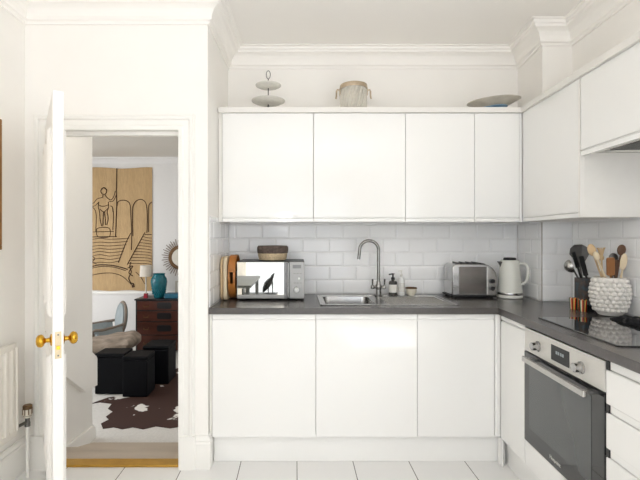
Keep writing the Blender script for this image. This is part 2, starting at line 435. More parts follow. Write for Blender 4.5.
# ------------------------------------------------------------------ tiled splashbacks
def tiles(name, p0, p1, z0, z1, label, phase=0, pz=0):
    p0, p1 = Vector(p0), Vector(p1); d = (p1 - p0); L = d.length; d.normalize(); n = Vector((d.y, -d.x))   # room to the right
    m = MB()
    def P(u, w, z): q = p0 + d * u + n * w; return (q.x, q.y, z)
    def rect(u0, u1, w, a, b, inset=0): return [P(u0 + inset, w, a + inset), P(u1 - inset, w, a + inset), P(u1 - inset, w, b - inset), P(u0 + inset, w, b - inset)]
    m.loft([rect(0, L, .0005, z0, z1), rect(0, L, .0022, z0, z1)])
    m.mi = 1
    TW, TH, g = .2, .103, .0022
    row = 0; z = z0 + pz
    while z < z1 - .01:
        zz0, zz1 = max(z, z0) + g / 2, min(z + TH, z1) - g / 2
        u = -TW * (1.5 if row % 2 else 1) + phase
        while u < L:
            a, b = max(u, 0) + g / 2, min(u + TW, L) - g / 2
            if b - a > .02 and zz1 - zz0 > .02:
                m.loft([rect(a, b, .001, zz0, zz1), rect(a, b, .0042, zz0, zz1), rect(a, b, .0072, zz0, zz1, .009)], cap0=False)
            u += TW
        z += TH; row += 1
    return struct(m.build(name, [M['grout'], M['tile']]), label, 'wall tiles')
ZT = 1.53
tiles('wall_back_tiles', (NBk + .004, YB), (PBk[0] - .003, YB), WT1, ZT, 'white bevelled brick tiles on the back wall', .05)
tiles('wall_left_tiles', (NF + .0005, 2.56), (NBk - .001, YB - .008), WT1, 1.495, 'white bevelled brick tiles on the short left return wall', .1)
tiles('wall_pier_tiles', (PBk[0] - .001, YB - .008), (PF[0], PF[1] + .0), WT1, ZT, 'white bevelled brick tiles on the side of the corner pier', .12)
tiles('wall_pier_front_tiles', (PF[0] - .006, PF[1]), (XB(2.81) - .001, 2.81), WT1, ZT, 'white bevelled brick tiles on the front of the corner pier', .0)
tiles('wall_right_tiles', (XB(2.8), 2.801), (XB(.5), .5), WT1, 1.80, 'white bevelled brick tiles on the right wall behind the hob', .06)
m = MB(); m.box(PF[0] - .0095, PF[0] - .0065, PF[1] - .0095, PF[1] - .0065, WT1, 1.465)
struct(m.build('trim_5', M['bronze']), 'thin dark bronze edge strip on the tiled pier corner', 'edge trim')

# ------------------------------------------------------------------ cabinets
def jdoor(u0, u1, z0, z1, base):
    """slab door with an integrated pull groove along its top (base) or foot (wall)"""
    g = [(0, .036), (.010, .041), (.010, .031), (.0015, .027), (.0015, 0)]
    if base: pr = [(0, z0)] + [(y, z1 - d) for y, d in g] + [(.02, z1), (.02, z0)]
    else: pr = [(0, z1)] + [(y, z0 + d) for y, d in [(0, .030), (.010, .034), (.010, .026), (.0015, .022), (.0015, 0)]] + [(.02, z0), (.02, z1)]
    m = MB(); m.extrude([(u0, y, z) for y, z in pr], (u1 - u0, 0, 0)); return m
def unit(name, label, cat, u0, u1, z0, z1, depth, right, base, vf=0.0, origin=None, group=None, hinge_gap=.0015, hollow=False):
    if right:
        o = origin if origin is not None else RO(0)
        t = thing(name, label, cat, (o.x, o.y, 0), RA, group)
    else:
        t = thing(name, label, cat, (0, origin, 0), 0, group)
    m = MB(); a, b = u0 + .0008, u1 - .0008
    zb = z0 + (.002 if base else .012)
    if hollow:
        m.box(a, a + .018, .022, depth, zb, z1 - .002); m.box(b - .018, b, .022, depth, zb, z1 - .002)
        m.box(a + .018, b - .018, .022, depth, zb, zb + .018); m.box(a + .018, b - .018, depth - .01, depth, zb + .018, z1 - .002)
        m.box(a + .018, b - .018, .022, .04, z1 - .10, z1 - .002)
    else: m.box(a, b, .022, depth, zb, z1 - .002)
    m.build('body', M['carcass'], t)
    jdoor(u0 + hinge_gap, u1 - hinge_gap, z0, z1, base).build('door', M['gloss'], t, bevel=.0012)
    return t
BD = 2.56
BX = [-.5036, .119, .7275, 1.190]
bl = ['white gloss base cabinet at the left end, under the microwave', 'white gloss base cabinet in the middle, under the sink bowl', 'white gloss base cabinet left of the corner, under the drainer']
for i in range(3):
    unit('base_cabinet', bl[i], 'cabinet', BX[i], BX[i + 1], .170, .905, .56, False, True, origin=BD, group='gloss base cabinets', hollow=(i == 1))
m = MB(); m.box(-.5185, BX[0] - .002, BD + .003, BD + .06, .001, .905)
tag(m.build('end_panel', M['carcass']), 'narrow white end panel left of the base cabinets', 'panel')
m = MB(); m.prism([(1.192, BD), (1.198, BD - .006), (1.2228, BD - .006), (1.2228, BD + .03), (1.192, BD + .03)], .175, .905)
m.prism([(1.224, BD - .02), (1.232, BD - .02), (1.26, BD + .01), (1.26, BD + .03), (1.224, BD + .03)], .001, .165)
tag(m.build('corner_post', M['gloss'], bevel=.001), 'slim white corner post between the two runs of base cabinets', 'panel')
unit('base_cabinet', 'narrow white gloss base cabinet between the corner and the oven', 'cabinet', .008, .305, .170, .905, .55, True, True, group='gloss base cabinets')
# plinths
m = MB(); m.box(-.500, 1.252, BD + .045, BD + .062, .001, .166)
tag(m.build('plinth', M['gloss']), 'long white plinth under the back base cabinets', 'plinth')
o_ = RO(0); m = MB(); m.box(-.055, 2.0, .045, .062, .001, .166)
tag(m.build('plinth', M['gloss'], None, (o_.x, o_.y, 0), RA), 'white plinth under the oven and drawers on the right', 'plinth')

# oven
U0, U1 = .309, .936
ov = thing('built_in_oven', 'stainless steel built-in oven with a dark glass door', 'oven', (o_.x, o_.y, 0), RA)
m = MB(); m.box(U0 + .015, U1 - .015, .024, .54, .31, .89); m.build('body', M['darksteel'], ov)
m = MB(); m.box(U0, U1, -.002, .022, .775, .894); cp = m.build('control_panel', M['ovensteel'], ov, bevel=.002)
m = MB(); m.box(.565, .708, -.0035, -.0022, .797, .868); ds = m.build('display', M['black'], cp)
m = MB()
for k, (a, b) in enumerate(((.605, .617), (.621, .633), (.640, .652), (.656, .668))):
    m.box(a, b, -.0042, -.0036, .832, .846)
m.build('digits', mat('display_digits', (150, 158, 162), .5, noise=.02), ds)
for u in (.446, .792):
    m = MB(); m.lathe([(.026, -.0025), (.026, -.006), (.0205, -.009), (.019, -.034), (.016, -.037), (.0005, -.037)], (u, 0, .826), 28, 'y'); m.build('knob', M['chrome'], ov, smooth=True)
m = MB(); m.box(U0, U1, -.004, .020, .305, .770); od = m.build('door', M['ovenglass'], ov, bevel=.002)
m = MB(); m.box(U0 + .055, U1 - .075, -.0052, -.0042, .385, .735); m.build('window', M['ovenwin'], od)
m = MB(); m.box(U0 + .07, U1 - .05, -.052, -.038, .735, .762)
hd = m.build('handle', M['steel'], od, bevel=.004)
for u in (U0 + .09, U1 - .09):
    m = MB(); m.box(u, u + .02, -.038, -.004, .742, .757); m.build('handle_post', M['steel'], hd)
# maker's lettering on the oven door
fc = bpy.data.curves.new('lettering', 'FONT'); fc.body = 'Hotpoint'; fc.size = .024; fc.align_x = 'CENTER'; fc.extrude = .0006
tx = bpy.data.objects.new('lettering', fc); COL.objects.link(tx); tx.parent = od; tx.location = ((U0 + U1) / 2 - .02, -.0062, .333); tx.rotation_euler = (PI / 2, 0, 0)
fc.materials.append(M['label'])
bpy.context.view_layer.update()
me = bpy.data.meshes.new_from_object(tx.evaluated_get(bpy.context.evaluated_depsgraph_get()))
t2 = bpy.data.objects.new('lettering', me); COL.objects.link(t2); t2.parent = od; t2.location = tx.location; t2.rotation_euler = tx.rotation_euler
bpy.data.objects.remove(tx); bpy.data.curves.remove(fc); t2.name = 'lettering'
m = MB(); m.box(U0, U1, 0, .02, .170, .300)
tag(m.build('oven_filler_panel', M['gloss'], None, (o_.x, o_.y, 0), RA, bevel=.0012), 'white gloss panel below the oven', 'panel')
# drawers right of the oven
def drawer_unit(u0, u1, label):
    t = thing('drawer_unit', label, 'drawers', (o_.x, o_.y, 0), RA)
    m = MB(); m.box(u0 + .001, u1 - .001, .022, .55, .172, .903); m.build('body', M['carcass'], t)
    for z0, z1 in ((.865, .897), (.703, .735), (.535, .567)):
        m = MB(); m.box(u0 + .0015, u0 + .016, .0, .0215, z0, z1); m.build('rail_end', M['black'], t)
    for z0, z1 in ((.172, .534), (.568, .702), (.736, .864)):
        m = MB(); m.extrude([(u0 + .0015, y, z) for y, z in ((0, z0), (0, z1 - .004), (.004, z1), (.02, z1), (.02, z0))], (u1 - u0 - .003, 0, 0))
        m.build('drawer', M['gloss'], t, bevel=.0012)
    for z0, z1 in ((.868, .903), (.706, .732), (.538, .564)):
        m = MB(); m.box(u0 + .017, u1 - .002, .006, .0215, z0, z1); m.build('grip_rail', M['gloss'], t)
drawer_unit(.939, 1.54, 'white gloss three-drawer unit right of the oven')

# worktop with its cut-out for the sink
SX0, SX1, SY0, SY1 = .183, .502, 2.668, 3.0
def LF(y): return 1.0976 + .049 * y - .0205
m = MB()
yb = YB - .009
LBK = NBk + .0105; LFR = NF + .0105
def xl(y): return LFR + (LBK - LFR) * (y - 2.56) / (YB - 2.56)
m.prism([(-.5195, 2.54), (SX0, 2.54), (SX0, yb), (xl(yb), yb), (xl(2.56), 2.562), (-.5195, 2.562)], WT0, WT1)
m.prism([(SX0, 2.54), (SX1, 2.54), (SX1, SY0), (SX0, SY0)], WT0, WT1)
m.prism([(SX0, SY1), (SX1, SY1), (SX1, yb), (SX0, yb)], WT0, WT1)
NE = 1.03
m.prism([(SX1, 2.54), (LF(2.54), 2.54), (PF[0] - .012, 2.54 + .0), (PF[0] - .0115, PF[1] - .0095), (PBk[0] - .0125, yb), (SX1, yb)], WT0, WT1)
m.prism([(LF(2.54), 2.54), (LF(NE), NE), (XB(NE) - .0095, NE), (XB(2.8) - .0095, PF[1] - .0095), (PF[0] - .0115, PF[1] - .0095), (PF[0] - .012, 2.54)], WT0, WT1)
bmesh.ops.remove_doubles(m.bm, verts=m.bm.verts[:], dist=.0001)
tag(m.build('worktop', M['worktop']), 'dark grey L-shaped worktop over all the base cabinets', 'worktop')

# sink
sink = thing('sink', 'stainless steel inset sink with drainer on the right', 'sink', (0, 0, 0))
m = MB(); z0, z1 = WT1 + .0004, WT1 + .004
X0, X1, Y0, Y1 = .150, 1.005, 2.625, 3.085
a, b, c, d = SX0 + .003, SX1 - .003, SY0 + .003, SY1 - .003
m.box(X0, a, Y0, Y1, z0, z1); m.box(b, X1, Y0 + .0, Y1, z0, z1 - .0015); m.box(a, b, Y0, c, z0, z1); m.box(a, b, d, Y1, z0, z1)
m.box(X0, X1, Y0, Y0 + .012, z0, z1 + .002); m.box(X0, X1, Y1 - .012, Y1, z0, z1 + .002); m.box(X0, X0 + .012, Y0, Y1, z0, z1 + .002); m.box(X1 - .014, X1, Y0, Y1, z0, z1 + .002)
m.build('sink_top', M['sinksteel'], sink, bevel=.0012)
m = MB(); m.loft([rrect(a, b, c, d, .04, z1), rrect(a + .006, b - .006, c + .006, d - .006, .04, WT0 - .01), rrect(a + .012, b - .012, c + .012, d - .012, .05, .80), rrect(a + .04, b - .04, c + .04, d - .04, .05, .79)], cap0=False)
m.build('bowl', M['sinksteel'], sink, smooth=True)
m = MB()
for k in range(7):
    y = 2.68 + k * .048; m.tube([(.58, y, z1), (.965, y, z1 + .001)], .0028, 6)
m.build('drainer_ribs', M['sinksteel'], sink)
m = MB(); m.lathe([(.028, 0), (.028, .003), (.02, .004), (.001, .001)], ((a + b) / 2, (c + d) / 2, .7905), 20); m.build('drain', M['chrome'], sink, smooth=True)

# tap
tx0, ty0 = .588, 3.042
tap = thing('mixer_tap', 'chrome swan-neck mixer tap with two lever handles behind the sink', 'tap', (tx0, ty0, WT1 + .0045))
m = MB(); m.lathe([(.028, 0), (.028, .006), (.020, .010), (.018, .045), (.0215, .05), (.0215, .075), (.016, .085), (.0145, .10), (.0125, .105)], (0, 0, 0), 24)
m.build('body', M['tapmetal'], tap, smooth=True)
pts = [(0, 0, .1)] + [(0, 0, .1 + .023 * k) for k in range(1, 10)]
zc, R = .325, .0675
pts += [(-R + R * math.cos(a), 0, zc + R * math.sin(a)) for a in [PI * k / 14 for k in range(0, 15)]]
pts += [(-2 * R - .003, 0, zc - .03), (-2 * R - .007, 0, zc - .065)]
m = MB(); m.tube(pts, .0112, 14); m.build('spout', M['tapmetal'], tap, smooth=True)
for s_ in (-1, 1):
    m = MB(); m.tube([(s_ * .018, 0, .062), (s_ * .046, 0, .062)], [.010, .010], 12); m.lathe([(.0125, 0), (.0135, .004), (.0135, .02), (.009, .026)], (s_ * .042, 0, .05), 14)
    m.tube([(s_ * .042, 0, .07), (s_ * .043, -.003, .12)], [.005, .0065], 10)
    m.build('lever', M['tapmetal'], tap, smooth=True)

# ------------------------------------------------------------------ wall cabinets
WD = 2.82
WX = [-.4885, .1155, .723, 1.179, 1.476]
WZ0_, WZ1_ = 1.470, 2.187
wl = ['white gloss wall cabinet at the left end, below the tiered cake stand', 'white gloss wall cabinet second from the left, below the glass ice bucket',
      'white gloss wall cabinet above the soap bottles, third from the left', 'narrow white gloss wall cabinet in the corner, below the tilted dish']
for i in range(4):
    WC4 = unit('wall_cabinet', wl[i], 'cabinet', WX[i], WX[i + 1], WZ0_, WZ1_, .358, False, False, origin=WD, group='gloss wall cabinets')
m = MB(); m.box(-.512, WX[0] - .001, WD + .002, WD + .35, WZ0_, WZ1_)
tag(m.build('end_panel', M['carcass']), 'slim white filler panel left of the wall cabinets', 'panel')
WO = Vector((1.494, 2.82, 0))
def WR(u, v=0): return Vector((WO.x - .0489 * u + .9988 * v, WO.y - .9988 * u - .0489 * v, 0))
m = MB(); m.prism([(1.4766, WD), (1.4932, WD), (1.4932, YB - .009), (1.4766, YB - .009)], WZ0_, WZ1_)
m.build('corner_post', M['gloss'], WC4, (0, -WD, 0))
def wunit(name, label, u0, u1, z0, bz0, side=None):
    t = thing(name, label, 'cabinet', (WO.x, WO.y, 0), RA, 'gloss wall cabinets')
    m = MB(); m.box(u0 + .0008, u1 - .0008, .022, .30, bz0, WZ1_ - .002); m.build('body', M['carcass'], t)
    jdoor(u0 + .0015, u1 - .0015 - (.016 if side else 0), z0, WZ1_, False).build('door', M['gloss'], t, bevel=.0012)
    if side:
        m = MB(); m.box(u1 - .016, u1 - .0009, .0, .0215, z0, WZ1_); m.build('side_panel', M['carcass'], t)
    return t
wunit('wall_cabinet', 'white gloss wall cabinet on the right wall beside the corner', .004, .622, WZ0_, WZ0_, True)
wunit('wall_cabinet', 'short white gloss wall cabinet over the hob, holding the extractor', .624, 1.224, 1.785, 1.81)
hood = thing('extractor_hood', 'steel extractor hood under the short wall cabinet', 'extractor hood', (WO.x, WO.y, 0), RA)
m = MB(); m.box(.66, 1.2, .035, .285, 1.792, 1.8085); m.build('plate', M['steel'], hood, bevel=.002)
m = MB()
for k in range(16): m.box(.74, 1.12, .07 + k * .011, .076 + k * .011, 1.7895, 1.792)
m.build('filter', M['darksteel'], hood)
m = MB(); m.box(.70, .73, .07, .24, 1.7885, 1.792); m.build('light_lens', M['label'], hood)
# top panel running over all the wall cabinets
m = MB()
def tp(mb, z0, z1, over):
    c = Vector((WO.x - over, WD - over)); e = WR(1.224, -over); eb = WR(1.224, .288); k = WR(-.0, .29)
    mb.prism([(-.512, WD - over), (c.x, c.y), (c.x + .35, c.y + .0) if False else (c.x, c.y), (c.x, YB - .004), (NBk + .006, YB - .004), (-.512, WD + .1)][0:2] + [(c.x, YB - .004), (NBk + .004, YB - .004), (-.5115, WD + .1)], z0, z1)
    mb.prism([(c.x, c.y), (e.x, e.y), (eb.x, eb.y), (XB(2.79) - .006, 2.79), (c.x + .12, 2.79), (c.x + .08, YB - .05), (c.x, YB - .05)], z0, z1)
tp(m, 2.1885, 2.222, .018)
tag(m.build('cabinet_top_panel', M['carcass']), 'white top panel running along above all the wall cabinets', 'panel')
TOP = 2.2225

# ------------------------------------------------------------------ things on top of the wall cabinets
p = at(268.3, 100, 2.96)
cs = thing('cake_stand', 'two-tier grey glass cake stand above the leftmost wall cabinet', 'cake stand', (p.x, p.y, TOP))
def shallow(r, h, z):
    return [(r * .25, z), (r * .55, z + h * .18), (r * .85, z + h * .6), (r, z + h), (r * 1.0, z + h + .004), (r * .95, z + h), (r * .8, z + h * .62), (r * .5, z + h * .28), (.001, z + h * .15)]
m = MB(); m.lathe(shallow(.115, .022, .066), n=40); m.build('tier', M['frost'], cs, smooth=True)
m = MB(); m.lathe(shallow(.088, .018, .178), n=40); m.build('tier', M['frost'], cs, smooth=True)
m = MB(); m.lathe([(.03, 0), (.03, .004), (.012, .014), (.006, .06)], n=20); m.tube([(0, 0, .03), (0, 0, .245)], .0038, 8); m.build('stem', M['darksteel'], cs, smooth=True)
m = MB(); m.tube([(.014 * math.sin(a) * (1 if True else 1), 0, .272 - .028 * math.cos(a)) for a in [2 * PI * k / 16 for k in range(16)]], .0026, 8, closed=True); m.build('ring_handle', M['darksteel'], cs, smooth=True)
p = at(353.5, 100, 2.96)
ib = thing('ice_bucket', 'cut-glass ice bucket with a silver rim and side handles', 'ice bucket', (p.x, p.y, TOP))
m = MB(); pr = [(.075, 0), (.085, .004)]
rings = []
N = 48
for z, r in ((0, .078), (.01, .086), (.05, .088), (.10, .09), (.15, .091), (.172, .09)):
    rings.append([((r + (.004 if (i + int(z * 60)) % 2 else -.002) * (1 if .005 < z < .16 else 0)) * math.cos(2 * PI * i / N), (r + (.004 if (i + int(z * 60)) % 2 else -.002) * (1 if .005 < z < .16 else 0)) * math.sin(2 * PI * i / N), z) for i in range(N)])
rings += [[(.082 * math.cos(2 * PI * i / N), .082 * math.sin(2 * PI * i / N), z) for i in range(N)] for z in (.172, .02)]
m.loft(rings); m.build('bucket', M['glass'], ib)
m = MB(); m.lathe([(.0865, .168), (.095, .168), (.097, .176), (.094, .196), (.088, .199), (.084, .194), (.0835, .17)], n=40); m.build('rim', M['silver'], ib, smooth=True)
for s_ in (-1, 1):
    m = MB(); m.box(s_ * .094 - .004, s_ * .094 + .004, -.012, .012, .13, .172); m.tube([(s_ * .096, 0, .165), (s_ * .112, 0, .168), (s_ * .118, 0, .155), (s_ * .118, 0, .125), (s_ * .122, 0, .105)], .006, 8)
    m.build('handle', M['silver'], ib, smooth=True)
p = at(493.5, 100, 2.98)
dish = thing('dish', 'wide shallow grey dish with blue underside, tilted on the corner cabinet', 'dish', (p.x, p.y, TOP + .006))
m = MB(); m.lathe([(.088, .030), (.115, .044), (.15, .062), (.172, .070), (.172, .074), (.15, .068), (.11, .05), (.06, .03), (.001, .022)], n=44)
o = m.build('bowl', M['greyglaze'], dish, smooth=True); o.rotation_euler = (math.radians(4), math.radians(-3), 0); o.location.z = .014
m = MB(); m.lathe([(.045, .0), (.055, .0), (.058, .012), (.09, .029), (.09, .033), (.05, .02)], n=36)
o = m.build('foot', M['bluebowl'], dish, smooth=True); o.rotation_euler = (math.radians(4), math.radians(-3), 0); o.location.z = .012

# ------------------------------------------------------------------ on the worktop: boards, microwave, basket
for (xa, xb, ya, yb_, zt, mt, lab) in ((-.502, -.486, 2.83, 3.09, 1.235, 'wood_pale', 'pale wooden chopping board against the left return wall'), (-.481, -.458, 2.82, 3.06, 1.238, 'wood_pale2', 'cream wooden chopping board between the paler board and the round tray')):
    m = MB(); r_ = .045
    prf = rrect(ya, yb_, WT1 + .001, zt, r_, 0, 6)
    m.extrude([(xa, q[0], q[1]) for q in prf], (xb - xa, 0, 0))
    tag(m.build('chopping_board', M[mt], bevel=.004, smooth=True), lab, 'chopping board', 'chopping boards beside the microwave')
tr = thing('wooden_tray', 'round orange-brown wooden tray with a handle slot, standing on edge', 'tray', (-.452, 2.975, WT1 + .151))
N = 72
m = MB()
def rp(x, r, i): a = 2 * PI * i / N; return (x, -r * math.cos(a), r * math.sin(a))
for i in range(N):
    ro, ri = .150, .141
    slot = i in (N - 3, N - 2, N - 1, 0, 1, 2) or i in (N // 2 - 2, N // 2 - 1, N // 2, N // 2 + 1)
    segs = [(.004, .048)] if not slot else [(.004, .014), (.034, .048)]
    for xa, xb in segs:
        m.loft([[rp(xa, ro, i), rp(xb, ro, i), rp(xb, ri, i), rp(xa, ri, i)], [rp(xa, ro, i + 1), rp(xb, ro, i + 1), rp(xb, ri, i + 1), rp(xa, ri, i + 1)]])
bmesh.ops.remove_doubles(m.bm, verts=m.bm.verts[:], dist=.00005)
m.build('rim', M['wood_orange'], tr)
m = MB(); m.lathe([(.1495, 0), (.1495, .004), (.001, .004)], n=48, axis='x'); m.build('base', M['wood_orange'], tr)

MX0, MX1, MY, MZ0, MZ1 = -.394, .056, 2.84, .956, 1.207
mw = thing('microwave', 'mirror-fronted stainless microwave on the worktop', 'microwave', (0, 0, 0))
m = MB(); m.box(MX0, MX1, MY + .016, 3.165, MZ0 + .006, MZ1); m.build('body', M['black'], mw, bevel=.003)
XD = MX0 + .348
m = MB(); m.box(MX0, XD - .012, MY, MY + .015, MZ0 + .004, MZ1 - .003); md = m.build('door', M['mwsteel'], mw, bevel=.002)
m = MB(); m.box(MX0 + .004, XD - .034, MY - .0012, MY - .0002, MZ0 + .028, MZ1 - .006); m.build('mirror_panel', M['mirror'], md)
m = MB(); m.box(XD - .032, XD - .013, MY - .002, MY - .0002, MZ0 + .005, MZ1 - .004); m.build('dark_strip', M['darksteel'], md)
m = MB(); m.tube([(XD - .006, MY - .014, MZ0 + .01), (XD - .006, MY - .014, MZ1 - .008)], .0055, 12)
for z in (MZ0 + .03, MZ1 - .03): m.tube([(XD - .007, MY - .014, z), (XD - .007, MY + .002, z)], .004, 8)
m.build('handle', M['chrome'], mw, smooth=True)
m = MB(); m.box(XD + .002, MX1, MY, MY + .015, MZ0 + .004, MZ1 - .003); mc = m.build('control_panel', M['mwsteel'], mw, bevel=.002)
m = MB(); m.lathe([(.018, -.0005), (.018, -.004), (.015, -.018), (.012, -.02), (.0005, -.02)], (XD + .050, MY, MZ0 + .062), 24, 'y'); m.build('knob', M['whitebottle'], mc, smooth=True)
m = MB(); m.lathe([(.021, -.0002), (.021, -.001)], (XD + .050, MY, MZ0 + .062), 24, 'y'); m.build('knob_ring', M['darksteel'], mc)
m = MB(); m.lathe([(.008, -.0005), (.008, -.006), (.006, -.008), (.0005, -.008)], (XD + .066, MY, MZ0 + .138), 16, 'y'); m.build('button', M['whitebottle'], mc, smooth=True)
for k in range(3):
    for j in range(2):
        m = MB(); m.box(XD + .03 + k * .02, XD + .044 + k * .02, MY - .0015, MY - .0002, MZ0 + .106 + .062 * j, MZ0 + .110 + .062 * j); m.build('marking', M['darksteel'], mc)
m = MB(); m.box(XD + .024, XD + .08, MY - .0014, MY - .0002, MZ0 + .205, MZ0 + .228); m.build('display', M['darksteel'], mc)
for x in (MX0 + .04, MX1 - .04):
    for y in (MY + .05, 3.12):
        m = MB(); m.lathe([(.014, 0), (.016, .016)], (x, y, WT1 + .0005), 12); m.build('foot', M['black'], mw)
bx = -.163; by = 2.98
bk = thing('basket', 'round two-tone woven basket on top of the microwave', 'basket', (bx, by, MZ1 + .001))
m = MB(); m.lathe([(.080, 0), (.094, .006), (.101, .03), (.103, .05), (.098, .05), (.09, .012), (.001, .01)], n=36); m.build('tan_base', M['basket_tan'], bk, smooth=True)
m = MB(); m.lathe([(.100, .048), (.106, .052), (.109, .075), (.108, .092), (.100, .102), (.094, .098), (.001, .094)], n=36, cap0=False); m.build('brown_band', M['basket_brown'], bk, smooth=True)

# ------------------------------------------------------------------ bottles, bowl
p = at(392.8, 295, 3.06)
zt = WT1 + .0065
b1 = thing('soap_bottle', 'dark soap bottle with black pump and white label beside the tap', 'soap bottle', (p.x, 3.055, zt))
m = MB(); m.lathe([(.026, 0), (.0295, .004), (.0295, .092), (.024, .102), (.012, .106), (.012, .112)], n=28); m.build('bottle', M['darkbottle'], b1, smooth=True)
m = MB(); m.lathe([(.0302, .022), (.0302, .078)], n=28, cap0=False, cap1=False); m.build('label', M['label'], b1, smooth=True)
m = MB(); m.lathe([(.014, .112), (.014, .126), (.006, .13), (.005, .148), (.011, .15), (.011, .156)], n=16); m.tube([(0, 0, .153), (-.03, -.012, .150)], .005, 8); m.build('pump', M['black'], b1, smooth=True)
p = at(401, 295, 3.06)
b2 = thing('soap_bottle', 'slim white soap bottle with white pump next to the cream bowl', 'soap bottle', (p.x, 3.05, zt))
m = MB(); m.lathe([(.0215, 0), (.0235, .004), (.0235, .108), (.02, .124), (.009, .130), (.009, .137)], n=28); m.build('bottle', M['whitebottle'], b2, smooth=True)
m = MB(); m.lathe([(.010, .137), (.010, .15), (.004, .152), (.004, .172), (.008, .173), (.008, .178)], n=14); m.tube([(0, 0, .176), (-.022, -.008, .174)], .0035, 8); m.build('pump', M['label'], b2, smooth=True)
m = MB()
for k in range(7): m.lathe([(.0238, .03 + k * .009), (.0238, .033 + k * .009)], n=24, cap0=False, cap1=False)
m.build('label_print', M['greyglaze'], b2)
p = at(411, 295, 3.05)
cb = thing('small_bowl', 'small cream bowl with dark rim beside the white bottle', 'bowl', (p.x, 3.045, zt))
m = MB(); m.lathe([(.022, 0), (.024, .006), (.036, .024), (.0405, .05), (.039, .05), (.033, .024), (.02, .010), (.001, .009)], n=32); m.build('bowl', M['cream'], cb, smooth=True)
m = MB(); m.lathe([(.0405, .0495), (.0418, .053), (.040, .057), (.0375, .053), (.0385, .0495)], n=32); m.build('rim', M['bronze'], cb, smooth=True)

# ------------------------------------------------------------------ toaster
to = thing('toaster', 'chrome four-slot toaster left of the kettle', 'toaster', (1.066, 2.945, WT1), math.radians(-2))
def tprof(x0, x1, z0, z1, rl, rr):
    pts = [(x0, z0), (x1, z0)]
    pts += [(x1 - rr + rr * math.cos(a), z1 - rr + rr * math.sin(a)) for a in [PI / 2 * k / 8 for k in range(9)]]
    pts += [(x0 + rl - rl * math.cos(a), z1 - rl + rl * math.sin(a)) for a in [PI / 2 * (8 - k) / 8 for k in range(9)]]
    return pts
m = MB(); m.extrude([(x, .004, z) for x, z in tprof(.012, .318, .018, .236, .035, .095)], (0, .192, 0)); m.build('body', M['chrome'], to, smooth=True, bevel=.008, seg=3)
m = MB(); m.extrude([(x, 0, z) for x, z in [(.058, .03), (.242, .03), (.242, .218), (.058, .218)]], (0, .006, 0)); m.build('side_panel', M['toastside'], to, bevel=.003)
m = MB(); m.extrude([(x, -.003, z) for x, z in [(.246, .022), (.308, .022), (.308, .13), (.296, .17), (.272, .205), (.246, .222)]], (0, .008, 0)); m.build('control_plate', M['steel'], to, bevel=.003)
m = MB(); m.box(.004, .316, .0, .2, .008, .019); m.build('base', M['black'], to, bevel=.003)
for z in (.070, .120):
    m = MB(); m.lathe([(.016, -.004), (.015, -.02), (.0005, -.021)], (.279, 0, z), 18, 'y'); m.build('knob', M['black'], to, smooth=True)
for k in range(4):
    x = .075 + k * .045
    m = MB(); m.extrude([(x - .004, .02, .234), (x + .034, .02, .234), (x + .034, .02, .2375), (x - .004, .02, .2455)], (0, .16, 0)); m.build('slot', M['black'], to)
for x in (.03, .29):
    for y in (.03, .17):
        m = MB(); m.lathe([(.012, .0004), (.012, .009)], (x, y, 0), 12); m.build('foot', M['black'], to)

# ------------------------------------------------------------------ kettle
kt = thing('kettle', 'cream jug kettle with chrome band in the worktop corner', 'kettle', (1.494, 2.985, WT1 + .0005))
m = MB(); m.lathe([(.078, 0), (.083, .004), (.083, .016), (.079, .022)], n=40); m.build('base', M['kettle'], kt, smooth=True)
m = MB(); m.lathe([(.080, .038), (.079, .06), (.071, .15), (.064, .22), (.061, .255), (.054, .262), (.001, .264)], n=40)
m.build('jug', M['kettle'], kt, smooth=True)
m = MB(); m.lathe([(.0805, .0225), (.0812, .026), (.0812, .036), (.0803, .0385)], n=40); m.build('band', M['chrome'], kt, smooth=True)
m = MB(); m.lathe([(.040, .262), (.042, .266), (.040, .276), (.034, .279), (.001, .28)], n=28); m.build('lid', M['black'], kt, smooth=True)
m = MB()
m.extrude([(-.055, -.018, .253), (-.055, .018, .253), (-.088, 0, .253)], (.0, 0, -.006))
m.loft([[(-.055, -.02, .252), (-.088, 0, .252), (-.055, .02, .252)], [(-.062, -.008, .215), (-.066, 0, .215), (-.062, .008, .215)]]); m.build('spout', M['darksteel'], kt)
ca, sa = math.cos(math.radians(-42)), math.sin(math.radians(-42))
m = MB(); m.tube([(r * ca, r * sa, z) for r, z in ((.060, .238), (.085, .240), (.106, .232), (.115, .21), (.115, .17), (.110, .135), (.098, .112), (.074, .098))], [.008, .010, .011, .011, .011, .011, .010, .008], 12); m.build('handle', M['kettle'], kt, smooth=True)

# ------------------------------------------------------------------ hob and the things around it
m = MB(); m.loft([rrect(.335, .935, .05, .555, .012, WT1 + .0004), rrect(.335, .935, .05, .555, .012, WT1 + .004), rrect(.338, .932, .053, .552, .012, WT1 + .006)])
tag(m.build('hob', M['hob'], None, (o_.x, o_.y, 0), RA), 'black glass hob set on the worktop above the oven', 'hob')
HZ = WT1 + .0065
jx, jy = 1.679, 2.285
jar = thing('utensil_jar', 'white bobbled ceramic jar full of wooden utensils', 'jar', (jx, jy, HZ))
def jr(t): return .060 + .029 * math.sin(min(1, t / .62) * PI / 2) - (.016 * max(0, (t - .62) / .38) ** 1.5)
m = MB(); JH = .198
prof = [(jr(k / 16) if k else .055, JH * k / 16) for k in range(17)]
prof += [(.080, JH + .004), (.074, JH + .002), (.072, JH - .02), (.07, .05), (.05, .012), (.001, .010)]
m.lathe([(r * .95, z) for r, z in prof], n=40)
for k in range(8):
    z = .030 + k * .0215; n = 19
    for i in range(n):
        a = 2 * PI * (i + .5 * (k % 2)) / n; r = jr(z / JH) * .95
        m.ball((r * math.cos(a), r * math.sin(a), z), .0125, n=10, m=7)
